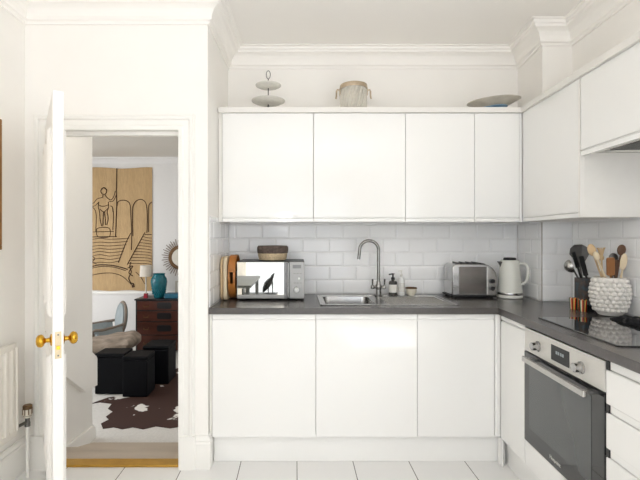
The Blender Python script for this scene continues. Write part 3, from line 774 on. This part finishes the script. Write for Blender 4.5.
m.build('pot', M['ceramic'], jar, smooth=True)

def utensil(name, label, cat, foot, head, mt, kind, size, group, hr=.0055, hmat=None, yaw=0):
    foot, head = Vector(foot), Vector(head); d = (head - foot); L = d.length; d.normalize()
    t = thing(name, label, cat, foot, 0, group)
    m = MB(); sl = size[1]
    end = d * (L - sl * .75)
    m.tube([(0, 0, 0), end * .5, end], [hr * .9, hr, hr * .85], 10); m.build('handle', M[hmat or mt], t, smooth=True)
    zax = d; xax = Vector((math.cos(yaw), math.sin(yaw), 0)); xax = (xax - zax * xax.dot(zax)).normalized(); yax = zax.cross(xax)
    rot = Matrix((xax, yax, zax)).transposed()
    m = MB(); c = d * L
    if kind == 'spoon':
        m.ball(c, 1, size[0], size[2], sl, n=18, m=12, rot=rot)
    elif kind == 'paddle':
        w, th = size[0], size[2]
        ring = rrect(-w, w, -sl, sl, w * .45, 0, 5)
        m.extrude([c + rot @ Vector((q[0], -th, q[1])) for q in ring], rot @ Vector((0, 2 * th, 0)))
    elif kind == 'ladle':
        n_ = 20; prof = [(math.sin(PI / 2 * k / 8), -math.cos(PI / 2 * k / 8)) for k in range(9)] + [(.93 * math.sin(PI / 2 * k / 8), -.93 * math.cos(PI / 2 * k / 8)) for k in range(8, -1, -1)]
        rr2 = Matrix.Rotation(math.radians(70), 3, 'Y') @ Matrix.Rotation(math.radians(20), 3, 'X')
        rings = [[c + rr2 @ (Vector((r * math.cos(2 * PI * i / n_), r * math.sin(2 * PI * i / n_), h)) * size[0]) for i in range(n_)] for r, h in [(max(a, .003), b) for a, b in prof]]
        m.loft(rings)
    elif kind == 'brush':
        for i in range(14):
            a = 2 * PI * i / 14
            q = Vector((size[0] * math.cos(a), size[0] * .6 * math.sin(a), sl))
            m.tube([c - d * sl, c + rot @ (q * .7), c + rot @ (q * Vector((1, 1, 1)).x)], .002, 5)
        m.ball(c - d * sl * .6, 1, size[0] * .6, size[0] * .5, sl * .5, n=10, m=8, rot=rot)
    elif kind == 'skimmer':
        w = size[0]
        ring = [(-.95, -.15), (-.75, .42), (-.2, .75), (.5, .7), (1.0, .3), (.95, -.35), (.5, -1.0), (.1, -1.25), (-.45, -.8)]
        m.extrude([c + rot @ Vector((q[0] * w, -.003 - .012 * abs(q[0]), q[1] * w)) for q in ring], rot @ Vector((0, .006, 0)))
    m.build('head', M[mt], t, smooth=(kind != 'skimmer'), bevel=.002 if kind in ('paddle', 'skimmer') else 0)
    return t
G1 = 'wooden utensils in the bobbled jar'
jb = lambda dx, dy: (jx + dx, jy + dy, HZ + .02)
utensil('wooden_spoon', 'pale wooden spoon leaning left at the left of the jar', 'spoon', jb(.03, .01), at(591.8, 250, 2.27), 'wood_pale', 'spoon', (.022, .034, .008), G1)
utensil('wooden_spoon', 'pale wooden spoon with crooked handle in front of the jar contents', 'spoon', jb(.03, -.030), at(596.3, 256, 2.25), 'wood_pale2', 'spoon', (.016, .026, .007), G1)
utensil('whisk_brush', 'pale bristled wooden brush behind the spoons in the jar', 'brush', jb(-.005, .035), at(601.2, 254, 2.33), 'wood_pale', 'brush', (.022, .034, .02), G1)
utensil('wooden_spatula', 'flat orange-brown wooden spatula in the middle of the jar', 'spatula', jb(.0, -.01), at(610.5, 266.5, 2.26), 'spatula_wood', 'paddle', (.021, .048, .004), G1)
utensil('wooden_spatula', 'darker brown narrow wooden spatula right of the orange one', 'spatula', jb(.02, .02), at(616.3, 268, 2.29), 'wood_dark', 'paddle', (.012, .045, .004), G1)
utensil('serving_spoon', 'dark round-headed spoon behind the orange-brown spatula', 'spoon', jb(.02, .035), at(613.5, 257.5, 2.33), 'darksteel', 'spoon', (.026, .024, .009), G1, hmat='wood_dark')
utensil('wooden_spoon', 'tall brown wooden spoon at the back right of the jar', 'spoon', jb(.022, .026), at(621.5, 250, 2.31), 'wood_dark', 'spoon', (.024, .03, .008), G1)
utensil('wooden_spoon', 'long pale cream spoon at the right side of the jar', 'spoon', jb(.012, -.026), at(623.6, 262, 2.24), 'wood_pale2', 'spoon', (.0185, .046, .007), G1)

can = thing('utensil_canister', 'dark patterned square metal canister behind the bobbled jar', 'canister', (1.740, 2.555, WT1 + .0005))
s_ = .047
m = MB(); m.loft([rrect(-s_, s_, -s_, s_, .008, 0, 3), rrect(-s_, s_, -s_, s_, .008, .176, 3), rrect(-s_ + .003, s_ - .003, -s_ + .003, s_ - .003, .008, .176, 3), rrect(-s_ + .003, s_ - .003, -s_ + .003, s_ - .003, .008, .006, 3)])
m.build('tin', M['tin'], can)
G2 = 'steel utensils in the dark canister'
cb_ = lambda dx, dy: (1.740 + dx, 2.555 + dy, WT1 + .012)
utensil('ladle', 'shiny steel ladle hanging over the left side of the canister', 'ladle', cb_(.036, .0), at(571.5, 266, 2.565), 'steel', 'ladle', (.040, .03, .03), G2, hmat='darksteel')
utensil('skimmer', 'broad grey metal skimmer rising from the canister', 'skimmer', cb_(.02, .030), at(577.5, 252, 2.62), 'darksteel', 'skimmer', (.062, .05, .03), G2)
utensil('spatula', 'black handled spatula leaning left in front of the skimmer', 'spatula', cb_(.030, .02), at(575.5, 260, 2.57), 'black', 'paddle', (.011, .05, .005), G2, hr=.007)
utensil('spatula', 'black spatula upright at the right of the canister', 'spatula', cb_(.02, -.03), at(583.5, 266, 2.53), 'black', 'paddle', (.013, .06, .005), G2, hr=.007)
for px_, D_, lab, rz in ((573.8, 2.49, 'striped multicoloured shot glass nearest the tiled corner', .4), (583.0, 2.415, 'orange-red striped shot glass next to the bobbled jar', 2.6)):
    q = at(px_, 300, D_)
    m = MB(); m.lathe([(.019, 0), (.0205, .003), (.024, .066), (.0225, .066), (.018, .008), (.001, .007)], n=28)
    tag(m.build('shot_glass', M['stripe'], None, (q.x, q.y, WT1 + .0008), rz, smooth=True), lab, 'shot glass', 'striped shot glasses')
def cloth(name, c, rx, ry, rz_, h, label, seed, rot=0):
    random.seed(seed); m = MB(); N_, K = 36, 9; rings = []
    for j in range(K):
        t = j / (K - 1)
        ring = []
        for i in range(N_):
            a = 2 * PI * i / N_
            w = 1 + .16 * math.sin(3 * a + seed) + .1 * math.sin(7 * a + seed * 2) + .05 * math.sin(11 * a)
            r = math.cos(t * PI / 2 * .98) ** .7 * w
            z = h * (math.sin(t * PI / 2) + .25 * math.sin(5 * a + 4 * t) * t * (1 - t) * 2)
            z += h * .35 * math.sin(9 * t + 2 * a) * math.sin(3 * a + 7 * t + seed) * (1 if 0 < j else 0)
            ring.append((rx * r * math.cos(a), ry * r * math.sin(a), max(z, .0005) if j else 0))
        rings.append(ring)
    m.loft(rings)
    return tag(m.build(name, M['blackmatt'], None, c, rot, smooth=True), label, 'cloth')
cloth('oven_cloth', (1.662, 2.06, HZ), .088, .11, 0, .024, 'crumpled black cloth on the hob in front of the jar', 3, .3)
cloth('oven_cloth', (1.640, 2.420, WT1 + .0008) if False else (1.6545, 2.352 + .06, WT1 + .0008), .016, .022, 0, .03, 'small black cloth bundle between shot glass and bobbled jar', 5)

# ------------------------------------------------------------------ lower living room beyond the doorway
LZ, LB = -.57, 7.65
m = MB(); m.box(-5.2, OX1, 3.35, LB + .1, LZ - .1, LZ)
struct(m.build('floor_living', M['carpet']), 'pale grey carpet of the living room below', 'floor')
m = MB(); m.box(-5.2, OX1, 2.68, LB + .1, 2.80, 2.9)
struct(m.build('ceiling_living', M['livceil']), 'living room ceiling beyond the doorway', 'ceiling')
m = MB(); m.box(-5.2, OX1, LB, LB + .1, LZ, 2.8)
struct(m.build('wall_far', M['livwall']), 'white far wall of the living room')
m = MB(); m.box(OX1, OX1 + .12, YB + .15, LB, LZ, 2.8)
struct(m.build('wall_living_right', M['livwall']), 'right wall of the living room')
m = MB(); m.box(-2.03, -1.97, 2.70, 4.13, LZ, 2.8)
struct(m.build('wall_stair', M['trim']), 'white wall beside the steps down to the living room')
m = MB(); m.box(-2.1, -1.61, 2.60, 2.70, LZ, 2.8)
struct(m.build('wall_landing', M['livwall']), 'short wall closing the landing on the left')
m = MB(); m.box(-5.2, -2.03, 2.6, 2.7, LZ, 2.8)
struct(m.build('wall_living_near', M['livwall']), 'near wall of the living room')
# left wall of the living room with a window
m = MB(); m.box(-5.2, -5.05, 2.7, 3.6, LZ, 2.8); m.box(-5.2, -5.05, 6.6, LB, LZ, 2.8); m.box(-5.2, -5.05, 3.6, 6.6, LZ, .0); m.box(-5.2, -5.05, 3.6, 6.6, 2.4, 2.8)
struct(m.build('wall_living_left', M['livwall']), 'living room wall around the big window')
m = MB()
for a in (3.6, 5.07, 6.54): m.box(-5.16, -5.1, a, a + .06, 0, 2.4)
for a in (0, 1.2, 2.34): m.box(-5.158, -5.102, 3.6, 6.6, a, a + .06)
struct(m.build('window_2', M['trim']), 'white living room window out of view', 'window')
m = MB(); sweep(m, [(-5.05, LB), (OX1, LB)], [(0, 0), (0, -.1), (.02, -.1), (.03, -.07), (.06, -.03), (.09, -.02), (.1, 0)], 2.8)
struct(m.build('trim_6', M['livwall']), 'white cornice on the far living room wall', 'cornice')
m = MB(); sweep(m, [(-5.05, LB), (OX1, LB)], [(0, 0), (.02, 0), (.028, .02), (.02, .045), (0, .06)], .36)
struct(m.build('trim_7', M['trim']), 'white dado rail on the far living room wall', 'dado rail')
m = MB(); sweep(m, [(-5.05, LB), (OX1, LB)], [(0, 0), (.02, 0), (.02, .15), (.01, .18), (0, .18)], LZ)
struct(m.build('baseboard_far', M['trim']), 'white skirting of the far living room wall', 'skirting')
# stepped carpet: landing and steps down
m = MB()
m.prism([(-1.97, 2.70), (-1.452, 2.70), (-1.452, 2.616), (-.692, 2.616), (-.692, 2.70), (OX1, 2.70), (OX1, 2.86), (-1.36, 2.86), (-1.43, 2.80), (-1.97, 2.76)], -.19, -.002)
m.box(-1.97, OX1, 2.70, 3.11, LZ, -.19); m.box(-1.97, OX1, 3.11, 3.36, LZ, -.38)
struct(m.build('floor_steps', M['runner'], bevel=.012), 'taupe carpeted landing and steps down behind the doorway', 'steps')
# sloping dado and skirting on the stair wall
xs = -1.97
m = MB(); m.extrude([(xs + .001, 3.0, 1.06), (xs + .001, 4.115, .222), (xs + .001, 4.13, .20), (xs + .001, 4.13, -.06), (xs + .001, 3.9, -.04), (xs + .001, 3.0, .62)], (.05, 0, 0))
struct(m.build('trim_8', M['trim'], bevel=.004), 'white sloping dado board beside the steps', 'dado rail')
m = MB(); m.extrude([(xs + .001, 3.4, LZ), (xs + .001, 4.14, LZ), (xs + .001, 4.14, LZ + .09), (xs + .001, 4.1, LZ + .13), (xs + .001, 3.4, LZ + .19)], (.03, 0, 0))
struct(m.build('baseboard_stair', M['trim'], bevel=.006), 'white skirting at the foot of the stair wall', 'skirting')

# wall hanging
TY = LB - .012
hl = thing('added_ceiling_light', 'added small dome ceiling light, unseen above the steps', 'ceiling light', (-1.25, 3.5, 0))
m = MB(); m.lathe([(.11, 2.7995), (.12, 2.78), (.12, 2.77)], n=24, cap1=False); m.build('rim', M['trim'], hl)
l = bpy.data.lights.new('landing_fill', 'POINT'); l.energy = 9; l.shadow_soft_size = .1; l.color = (1, .97, .92)  # added lamp, brightens the stair wall and landing carpet
o = bpy.data.objects.new('landing_fill', l); COL.objects.link(o); o.location = (-1.25, 3.5, 2.66)
tape = thing('wall_hanging', 'tan linen wall hanging drawn with a figure, arches and terraces', 'wall hanging', (0, TY, 0))
TL, TR_, TT, TB = (84 - CX) * TY / F, (152.2 - CX) * TY / F, H + 70 * TY / F, H - 52.5 * TY / F
m = MB(); n_ = 24; rings = []
for k in range(n_ + 1):
    x = TL + (TR_ - TL) * k / n_; w = .004 * math.sin(k * 1.1)
    rings.append([(x, -.006 + w, TB + .008 * math.sin(k * .5)), (x, -.001 + w, TB + .008 * math.sin(k * .5)), (x, -.001 + w, TT + .012 * math.sin(k * .35)), (x, -.006 + w, TT + .012 * math.sin(k * .35))])
m.loft(rings); m.build('linen', M['linen'], tape)
m = MB()
def ln(pts, r=.0075, smooth=True):
    P = [Vector(((x - CX) * TY / F, -.011, H - (y - CY) * TY / F)) for x, y in pts]
    if smooth and len(P) > 2:
        Q = []
        for i in range(len(P) - 1):
            p0, p1, p2, p3 = P[max(i - 1, 0)], P[i], P[i + 1], P[min(i + 2, len(P) - 1)]
            for k in range(5):
                t = k / 5; Q.append(.5 * ((2 * p1) + (-p0 + p2) * t + (2 * p0 - 5 * p1 + 4 * p2 - p3) * t * t + (-p0 + 3 * p1 - 3 * p2 + p3) * t ** 3))
        Q.append(P[-1]); P = Q
    m.tube(P, r * .78, 5)
ln([(91.6, 168.5), (91.3, 185), (91.6, 208), (91.5, 236)], .009); ln([(117, 168.5), (116.6, 190), (116.9, 205), (115.8, 237)], .010)
ln([(104 + 2.9 * math.cos(a), 191.3 + 3.2 * math.sin(a)) for a in [2 * PI * k / 12 for k in range(13)]], .008)
ln([(101.5, 189.5), (104, 187.8), (107, 189.8)], .012)
ln([(103, 195), (102.5, 197.5), (97.5, 199), (94, 203), (90.5, 203.5)]); ln([(105.5, 195), (107, 197.5), (111, 200), (114, 196.5), (115.5, 191)])
ln([(90.5, 206), (95, 206), (99, 202)]); ln([(109.5, 201.5), (113.5, 201), (116.5, 195)])
ln([(99, 202), (98.5, 207), (99.8, 212), (100.3, 219), (101.8, 226)]); ln([(108.5, 202), (108.8, 207), (107.5, 212), (108.3, 219), (107, 225)])
ln([(99, 205), (103, 206.5), (108.5, 205)]); ln([(100, 209), (104, 212), (108, 208.5)]); ln([(103.7, 212), (103.3, 219), (103, 226)]); ln([(104.5, 212), (105.5, 219), (105.8, 225)])
ln([(113, 208), (113.8, 216), (113, 230)]); ln([(110.5, 206), (112.5, 207), (113.2, 212)])
ln([(91.5, 206.5), (95, 209.5), (96.5, 216), (96, 232)])
ln([(97, 229), (100, 227.7), (106, 227.5), (110, 229), (110, 236), (104, 237.5), (97.5, 236), (97, 229)]); ln([(93, 232), (114, 231.5)]); ln([(91, 237), (117, 236.5)], .009)
ln([(117.2, 206), (118, 202), (122, 200.3), (127, 201), (130.2, 205), (131, 216), (131.8, 232), (131.5, 250)], .009)
ln([(133, 236), (132.6, 215), (133.3, 206), (136.5, 201), (141.5, 199.5), (145.6, 202.5), (147, 209), (147.4, 222), (147, 233)], .009)
ln([(148.7, 232), (148.5, 212), (149.2, 205), (152, 202)], .009); ln([(145, 234.5), (152, 234.5)], .009)
ln([(131, 233), (126, 243), (118.5, 262.5)], .009); ln([(145, 232.5), (137, 247), (127.5, 264.5)], .010)
for k in range(8):
    y = 239 + k * 3.35; xe = 129.5 - k * 1.45
    ln([(91, y + .8), (100, y - .6 + .5 * math.sin(k)), (110, y + .3), (xe, y - .8 - .1 * k)], .0065)
for k in range(10):
    y = 237 + k * 2.9; xs_ = 143.5 - k * 1.75
    ln([(xs_, y - .5 + k * .08), (147, y + .6), (152, y + 1.2 + k * .1)], .0065)
ln([(91, 266.8), (100, 264.8), (112, 265.3), (122, 267.5), (128, 269.5)], .012); ln([(91, 268.4), (102, 266.4), (114, 267.2), (126, 270.6)], .008)
ln([(91, 275.6), (100, 273.5), (112, 273), (122, 276), (129, 282), (134, 287)], .007)
ln([(131, 262), (130, 267), (131.5, 272), (129, 278), (131, 283)], .011); ln([(128, 268), (133, 266), (129, 272.5), (133, 276)], .010); ln([(131, 283), (134, 284), (132.5, 287), (135, 286)], .012)
ln([(136, 272), (141, 277), (145, 284)], .007); ln([(92, 256), (95, 258.5), (93, 262), (97, 264)], .009)
m.build('stitched_drawing', M['thread'], tape, smooth=True)

# sunburst mirror
mc_ = at(180.5, 257.5, LB - .02)
sm = thing('sunburst_mirror', 'round sunburst mirror with bronze rays on the far wall', 'mirror', (mc_.x, LB - .003, mc_.z))
m = MB(); m.lathe([(.18, -.002), (.22, -.006), (.215, -.02), (.19, -.024), (.16, -.018), (.155, -.004)], n=48, axis='y'); m.build('frame', M['bronze'], sm, smooth=True)
m = MB(); m.lathe([(.158, -.003), (.158, -.010)], n=48, axis='y'); m.build('mirror_glass', M['mirror'], sm)
m = MB()
for k in range(44):
    a = 2 * PI * k / 44; r1 = .34 if k % 2 else .31
    m.tube([(.2 * math.cos(a), -.010, .2 * math.sin(a)), (r1 * math.cos(a), -.010, r1 * math.sin(a))], .0055, 6)
m.build('rays', M['bronze'], sm)

# chest of drawers
cx0, cx1, cy0 = (135.3 - CX) * 7.15 / F, -1.72, 7.15
ch = thing('chest_of_drawers', 'dark red-brown wooden chest of four drawers against the far wall', 'chest of drawers', ((cx0 + cx1) / 2, cy0, LZ))
hw = (cx1 - cx0) / 2
m = MB(); m.box(-hw, hw, .012, .45, .04, .885); m.build('body', M['wood_black'], ch, bevel=.006)
m = MB(); m.box(-hw - .015, hw + .015, -.01, .46, .885, .912); m.build('top', M['wood_black'], ch, bevel=.006)
for x in (-hw + .05, hw - .05):
    for y in (.06, .4):
        m = MB(); m.lathe([(.03, 0.0005), (.04, .02), (.03, .04)], (x, y, 0), 14); m.build('foot', M['wood_black'], ch)
for z0, z1 in ((.06, .30), (.315, .525), (.54, .71), (.725, .875)):
    m = MB(); m.box(-hw + .03, hw - .03, -.004, .012, z0, z1); dr = m.build('drawer', M['wood_red'], ch, bevel=.004)
    zc = (z0 + z1) / 2
    m = MB(); m.extrude([(q[0], -.0045, q[1]) for q in rrect(-.12, .12, zc - .05, zc + .055, .03, 0, 4)], (0, -.006, 0)); m.build('inlay_plate', M['wood_black'], dr)
    for s_ in (-.3, .3):
        m = MB(); m.tube([(s_ - .04, -.006, zc + .01), (s_ - .035, -.025, zc - .015), (s_ + .035, -.025, zc - .015), (s_ + .04, -.006, zc + .01)], .006, 6); m.build('pull', M['bronze'], dr)
CT = LZ + .9125
# on the chest
q = at(159, 285, 7.33)
vz = thing('vase', 'turquoise textured ceramic vase on the chest of drawers', 'vase', (q.x, 7.33, CT))
m = MB()
pr = [(.075, 0), (.082, .01), (.105, .10), (.13, .20), (.138, .27), (.128, .33), (.098, .37), (.092, .39), (.108, .41), (.104, .413), (.08, .39), (.07, .3), (.001, .28)]
m.lathe(pr, n=36)
for k in range(7):
    for i in range(20):
        a = 2 * PI * (i + .5 * (k % 2)) / 20; z = .07 + k * .03; r = .097 + z * .11
        m.ball((r * math.cos(a), r * math.sin(a), z), .012, n=8, m=5)
m.build('body', M['teal'], vz, smooth=True)
q = at(146, 285, 7.3)
lp_ = thing('table_lamp', 'small table lamp with pale shade and red base on the chest', 'lamp', (q.x, 7.3, CT))
m = MB(); m.loft([rrect(-.035, .035, -.035, .035, .008, 0, 3), rrect(-.03, .03, -.03, .03, .008, .075, 3)]); m.build('base', M['red'], lp_)
m = MB(); m.tube([(0, 0, .075), (0, 0, .40)], .014, 12); m.build('stem', M['glass'], lp_, smooth=True)
m = MB(); m.lathe([(.104, .365), (.092, .555), (.089, .555), (.1, .365)], n=32); m.build('lamp_shade', M['shade'], lp_, smooth=True)
q = at(174, 297, 7.3)
m = MB(); m.box(-.14, .14, -.1, .1, 0, .075)
tag(m.build('storage_box', M['tealbox'], None, (q.x, 7.31, CT + .0005), bevel=.006), 'low teal box beside the turquoise vase', 'box')
q = at(182, 284, 7.5)
pf = thing('photo_frame', 'small grey photo frame behind the teal box', 'photo frame', (q.x, 7.47, CT))
m = MB(); m.box(-.11, -.085, 0, .015, 0, .27); m.box(.085, .11, 0, .015, 0, .27); m.box(-.085, .085, 0, .015, 0, .025); m.box(-.085, .085, 0, .015, .245, .27); m.build('frame', M['greyglaze'], pf)
m = MB(); m.box(-.085, .085, .004, .012, .025, .245); m.build('print', M['label'], pf)

# armchair
ar = thing('armchair', 'grey upholstered oval-back armchair left of the chest', 'armchair', (-2.93, 6.5, LZ), math.radians(-52)); ar.scale = (.87, .87, .87)
m = MB(); m.loft([rrect(-.30, .30, -.30, .26, .08, .36), rrect(-.32, .32, -.33, .27, .1, .42), rrect(-.31, .31, -.32, .26, .1, .48), rrect(-.24, .24, -.24, .2, .1, .50)]); m.build('seat', M['upholstery'], ar, smooth=True)
def oval(r, y0, dz=0, n=32): return [(r * .245 * math.cos(2 * PI * k / n), y0 + .0 + .12 * (r * .30 * math.sin(2 * PI * k / n) + .3), .78 + r * .29 * math.sin(2 * PI * k / n)) for k in range(n)]
m = MB(); m.loft([oval(.86, .235), oval(.94, .22), oval(.94, .30), oval(.86, .31)]); bk_ = m.build('backrest', M['upholstery'], ar, smooth=True)
m = MB(); m.tube(oval(1.0, .262), .024, 8, closed=True); m.build('back_frame', M['framewood'], bk_, smooth=True)
for s_ in (-1, 1):
    m = MB(); m.tube([(s_ * .25, .27, .72), (s_ * .31, .12, .70), (s_ * .345, -.1, .68), (s_ * .35, -.22, .69), (s_ * .345, -.26, .66), (s_ * .33, -.22, .56), (s_ * .31, -.24, .42)], .024, 10)
    m.build('arm', M['framewood'], ar, smooth=True)
    m = MB(); m.loft([[(s_ * .30, .25, .46), (s_ * .33, .25, .46), (s_ * .32, .22, .70), (s_ * .28, .22, .70)], [(s_ * .31, -.18, .46), (s_ * .345, -.18, .46), (s_ * .36, -.18, .67), (s_ * .32, -.18, .67)]]); m.build('arm_panel', M['upholstery'], ar)
    for y in (-.27, .22):
        m = MB(); m.tube([(s_ * .27, y, .38), (s_ * .285, y - .01, .2), (s_ * .27, y, 0.0005)], [.028, .022, .014], 10); m.build('leg', M['framewood'], ar, smooth=True)

# daybed and fur throw
db = thing('daybed', 'low dark daybed under the fur throw behind the ottomans', 'daybed', (-2.62, 5.92, LZ), math.radians(14))
m = MB(); m.loft([rrect(-.62, .40, -.22, .22, .08, .12), rrect(-.62, .40, -.22, .22, .08, .27)]); m.build('cushion', M['navy'], db, bevel=.02)
for x in (-.55, .33):
    for y in (-.16, .16):
        m = MB(); m.tube([(x, y, .13), (x, y, .0005)], [.025, .018], 8); m.build('leg', M['wood_dark'], db)
m = MB(); rings = []
for k in range(26):
    t = k / 25; x = -.66 + 1.10 * t; rings_ = []
    for i in range(20):
        a = 2 * PI * i / 20
        rr_ = 1 + .07 * math.sin(3 * a + 5 * t) + .05 * math.sin(9 * t * 3 + a)
        e = math.sin(max(.05, min(1, min(t, 1 - t) * 6 + .25)) * PI / 2)
        z = .435 + .12 * math.sin(a) * rr_ * e + .13 * t - .05
        rings_.append((x, .23 * math.cos(a) * rr_ * e, max(z, .2705)))
    rings.append(rings_)
m.loft(rings)
tag(m.build('fur_throw', M['fur'], None, (-2.62, 5.92, LZ), math.radians(14), smooth=True), 'silvery brown fur throw rolled over the daybed', 'throw')

# ottomans
for (x0, x1, y0, h, dep, lab) in ((-2.48, -2.115, 5.26, .50, .28, 'black cube ottoman on the left, in front of the fur throw'), (-2.10, -1.80, 5.16, .49, .30, 'black cube ottoman nearest the doorway, standing on the cowhide'), (-2.02, -1.68, 5.62, .50, .36, 'black cube ottoman at the back right, below the chest')):
    t = thing('ottoman', lab, 'ottoman', ((x0 + x1) / 2, y0 + dep / 2, LZ + .008), 0, 'black cube ottomans')
    w = (x1 - x0) / 2
    m = MB(); m.box(-w, w, -dep / 2, dep / 2, 0, h - .05); m.build('base', M['navy'], t, bevel=.012)
    m = MB(); m.box(-w - .003, w + .003, -dep / 2 - .003, dep / 2 + .003, h - .048, h); m.build('lid', M['navy'], t, bevel=.014)

# cowhide
out = [(91, 404), (100, 402.5), (112, 404), (108, 409), (113, 412), (106, 417), (109, 420), (101, 424), (103, 429), (114, 427.5), (122, 429.5), (133, 427.5), (143, 429.5), (156, 426.5), (170, 428.5), (186, 426), (196, 412), (194, 392), (186, 378), (192, 367), (178, 368.5), (168, 371), (164, 377), (155, 384), (140, 389), (124, 395), (108, 398)]
P = [floor_at(x, y, LZ) for x, y in out]; cc = sum(P, Vector()) / len(P)
m = MB(); m.prism([(p.x - cc.x, p.y - cc.y) for p in P][::-1], .0008, .007)
tag(m.build('cowhide_rug', M['hide'], None, (cc.x, cc.y, LZ)), 'brown and white cowhide rug on the living room carpet', 'rug')

# ------------------------------------------------------------------ behind the camera: what the microwave mirror shows
tb = thing('dining_table', 'grey dining table mirrored in the microwave door', 'table', (-1.06, -.55, 0))
m = MB(); m.box(-.48, .48, -.72, .72, .715, .75); m.build('tabletop', M['greytable'], tb, bevel=.005)
for x in (-.43, .43):
    for y in (-.66, .66):
        m = MB(); m.box(x - .025, x + .025, y - .025, y + .025, .0005, .715); m.build('leg', M['greytable'], tb)
bn = thing('bench', 'low black bench below the window, mirrored in the microwave', 'bench', (-.62, -1.72, 0))
m = MB(); m.box(-.3, .3, -.14, .14, .385, .405); m.box(-.3, -.28, -.14, .14, .405, .50); m.build('seat', M['black'], bn)
for x in (-.28, .28):
    for y in (-.12, .12):
        m = MB(); m.box(x - .012, x + .012, y - .012, y + .012, .0005, .385); m.build('leg', M['black'], bn)
bd = thing('bird_sculpture', 'black bird sculpture on the bench, mirrored in the microwave', 'sculpture', (-.46, -1.72, .4055))
m = MB(); m.tube([(-.11, 0, .02), (-.085, 0, .07), (-.04, 0, .15), (.01, 0, .215), (.04, 0, .265), (.05, 0, .295), (.085, 0, .355)], [.014, .04, .062, .055, .028, .03, .005], 14)
m.tube([(-.02, .02, .13), (-.02, .02, .0)], [.014, .008], 8); m.tube([(.05, -.02, .2), (.055, -.02, .0)], [.014, .008], 8); m.box(-.08, .1, -.05, .05, 0, .008)
m.build('bird', M['black'], bd, smooth=True)

# ------------------------------------------------------------------ light
def area(name, loc, rot, sx, sy, power, col=(1, 1, 1)):
    l = bpy.data.lights.new(name, 'AREA'); l.shape = 'RECTANGLE'; l.size = sx; l.size_y = sy; l.energy = power; l.color = col
    o = bpy.data.objects.new(name, l); COL.objects.link(o); o.location = loc; o.rotation_euler = rot; return o
area('window_daylight', ((WX0 + WX1) / 2, YR - .2, (WZ0 + WZ1) / 2), (PI / 2, 0, 0), WX1 - WX0, WZ1 - WZ0, 17, (.84, .91, 1))
area('added_side_light', (XL - .2, (LW[0] + LW[1]) / 2, (LW[2] + LW[3]) / 2), (PI / 2, 0, -PI / 2), 1.6, 1.4, 19, (.84, .91, 1))  # added light through the invented side window, for the right-hand units
area('door_daylight', (XB(-.8) + .4, -.85, 1.1), (PI / 2, 0, PI / 2), 1.3, 2.1, 26, (.84, .91, 1))
area('living_daylight', (-5.22, 5.1, 1.2), (math.radians(62), 0, -PI / 2), 3.0, 2.4, 84, (.97, .985, 1))
l = bpy.data.lights.new('added_fill_lamp', 'POINT'); l.energy = 8; l.shadow_soft_size = .16; l.color = (1, .985, .97)  # added point light, lifts the general room brightness
o = bpy.data.objects.new('added_fill_lamp', l); COL.objects.link(o); o.location = (-.2, -1.9, 1.66)

l = bpy.data.lights.new('sun', 'SUN'); l.energy = 15; l.angle = .02; l.color = (1, .97, .95)
o = bpy.data.objects.new('sun', l); COL.objects.link(o); o.rotation_euler = Vector((-.82, .10, -1.25)).to_track_quat('-Z', 'Y').to_euler()
fl = thing('added_uplighter', 'added white uplighter floor lamp, unseen behind the viewer', 'lamp', (.40, -.9, 0))
m = MB(); m.lathe([(.14, .0005), (.14, .015), (.02, .025)], n=28); m.build('base', M['trim'], fl, smooth=True)
m = MB(); m.tube([(0, 0, .02), (0, 0, 1.31)], .012, 10); m.build('pole', M['trim'], fl, smooth=True)
m = MB(); m.lathe([(.02, 1.29), (.14, 1.33), (.2, 1.41), (.195, 1.41), (.135, 1.34), (.01, 1.31)], n=28); m.build('lamp_shade', M['trim'], fl, smooth=True)
l = bpy.data.lights.new('ceiling_fill', 'AREA'); l.shape = 'DISK'; l.size = .3; l.energy = 33; l.color = (.91, .93, 1)  # added light that washes the ceiling from an unseen stand
o = bpy.data.objects.new('ceiling_fill', l); COL.objects.link(o); o.location = (.40, -.9, 1.38); o.rotation_euler = (PI, 0, 0)
pd = thing('added_pendant', 'added pendant cable lamp, unseen over the dining area behind the viewer', 'lamp', (-.2, -1.9, 0))  # fitting added to go with the fill light
m = MB(); m.tube([(0, 0, 1.9), (0, 0, CEIL - .03)], .004, 6); m.build('cable', M['black'], pd)
m = MB(); m.lathe([(.05, CEIL - .03), (.05, CEIL - .0005)], n=20); m.build('ceiling_rose', M['trim'], pd)
m = MB(); m.lathe([(.03, 1.84), (.03, 1.9)], n=16); m.build('socket', M['black'], pd)

w = bpy.data.worlds.new('sky'); SC.world = w; w.use_nodes = True
bg = w.node_tree.nodes['Background']; bg.inputs[0].default_value = (.85, .92, 1, 1); bg.inputs[1].default_value = 1.2

# ------------------------------------------------------------------ camera, output
cd = bpy.data.cameras.new('camera'); cam = bpy.data.objects.new('camera', cd); COL.objects.link(cam); SC.camera = cam
cd.sensor_width = 36; cd.lens = 36 * F / 640; cd.shift_x = (320 - CX) / 640; cd.shift_y = -(240 - CY) / 640
cam.location = (0, 0, H); cam.rotation_euler = (PI / 2, 0, 0); cd.clip_start = .05
SC.view_settings.view_transform = 'Standard'; SC.view_settings.look = 'None'; SC.view_settings.gamma = 1; SC.view_settings.use_curve_mapping = False
SC.view_settings.exposure = .14
SC.cycles.max_bounces = 14; SC.cycles.diffuse_bounces = 8; SC.cycles.glossy_bounces = 5; SC.cycles.transmission_bounces = 10
SC.cycles.use_denoising = True
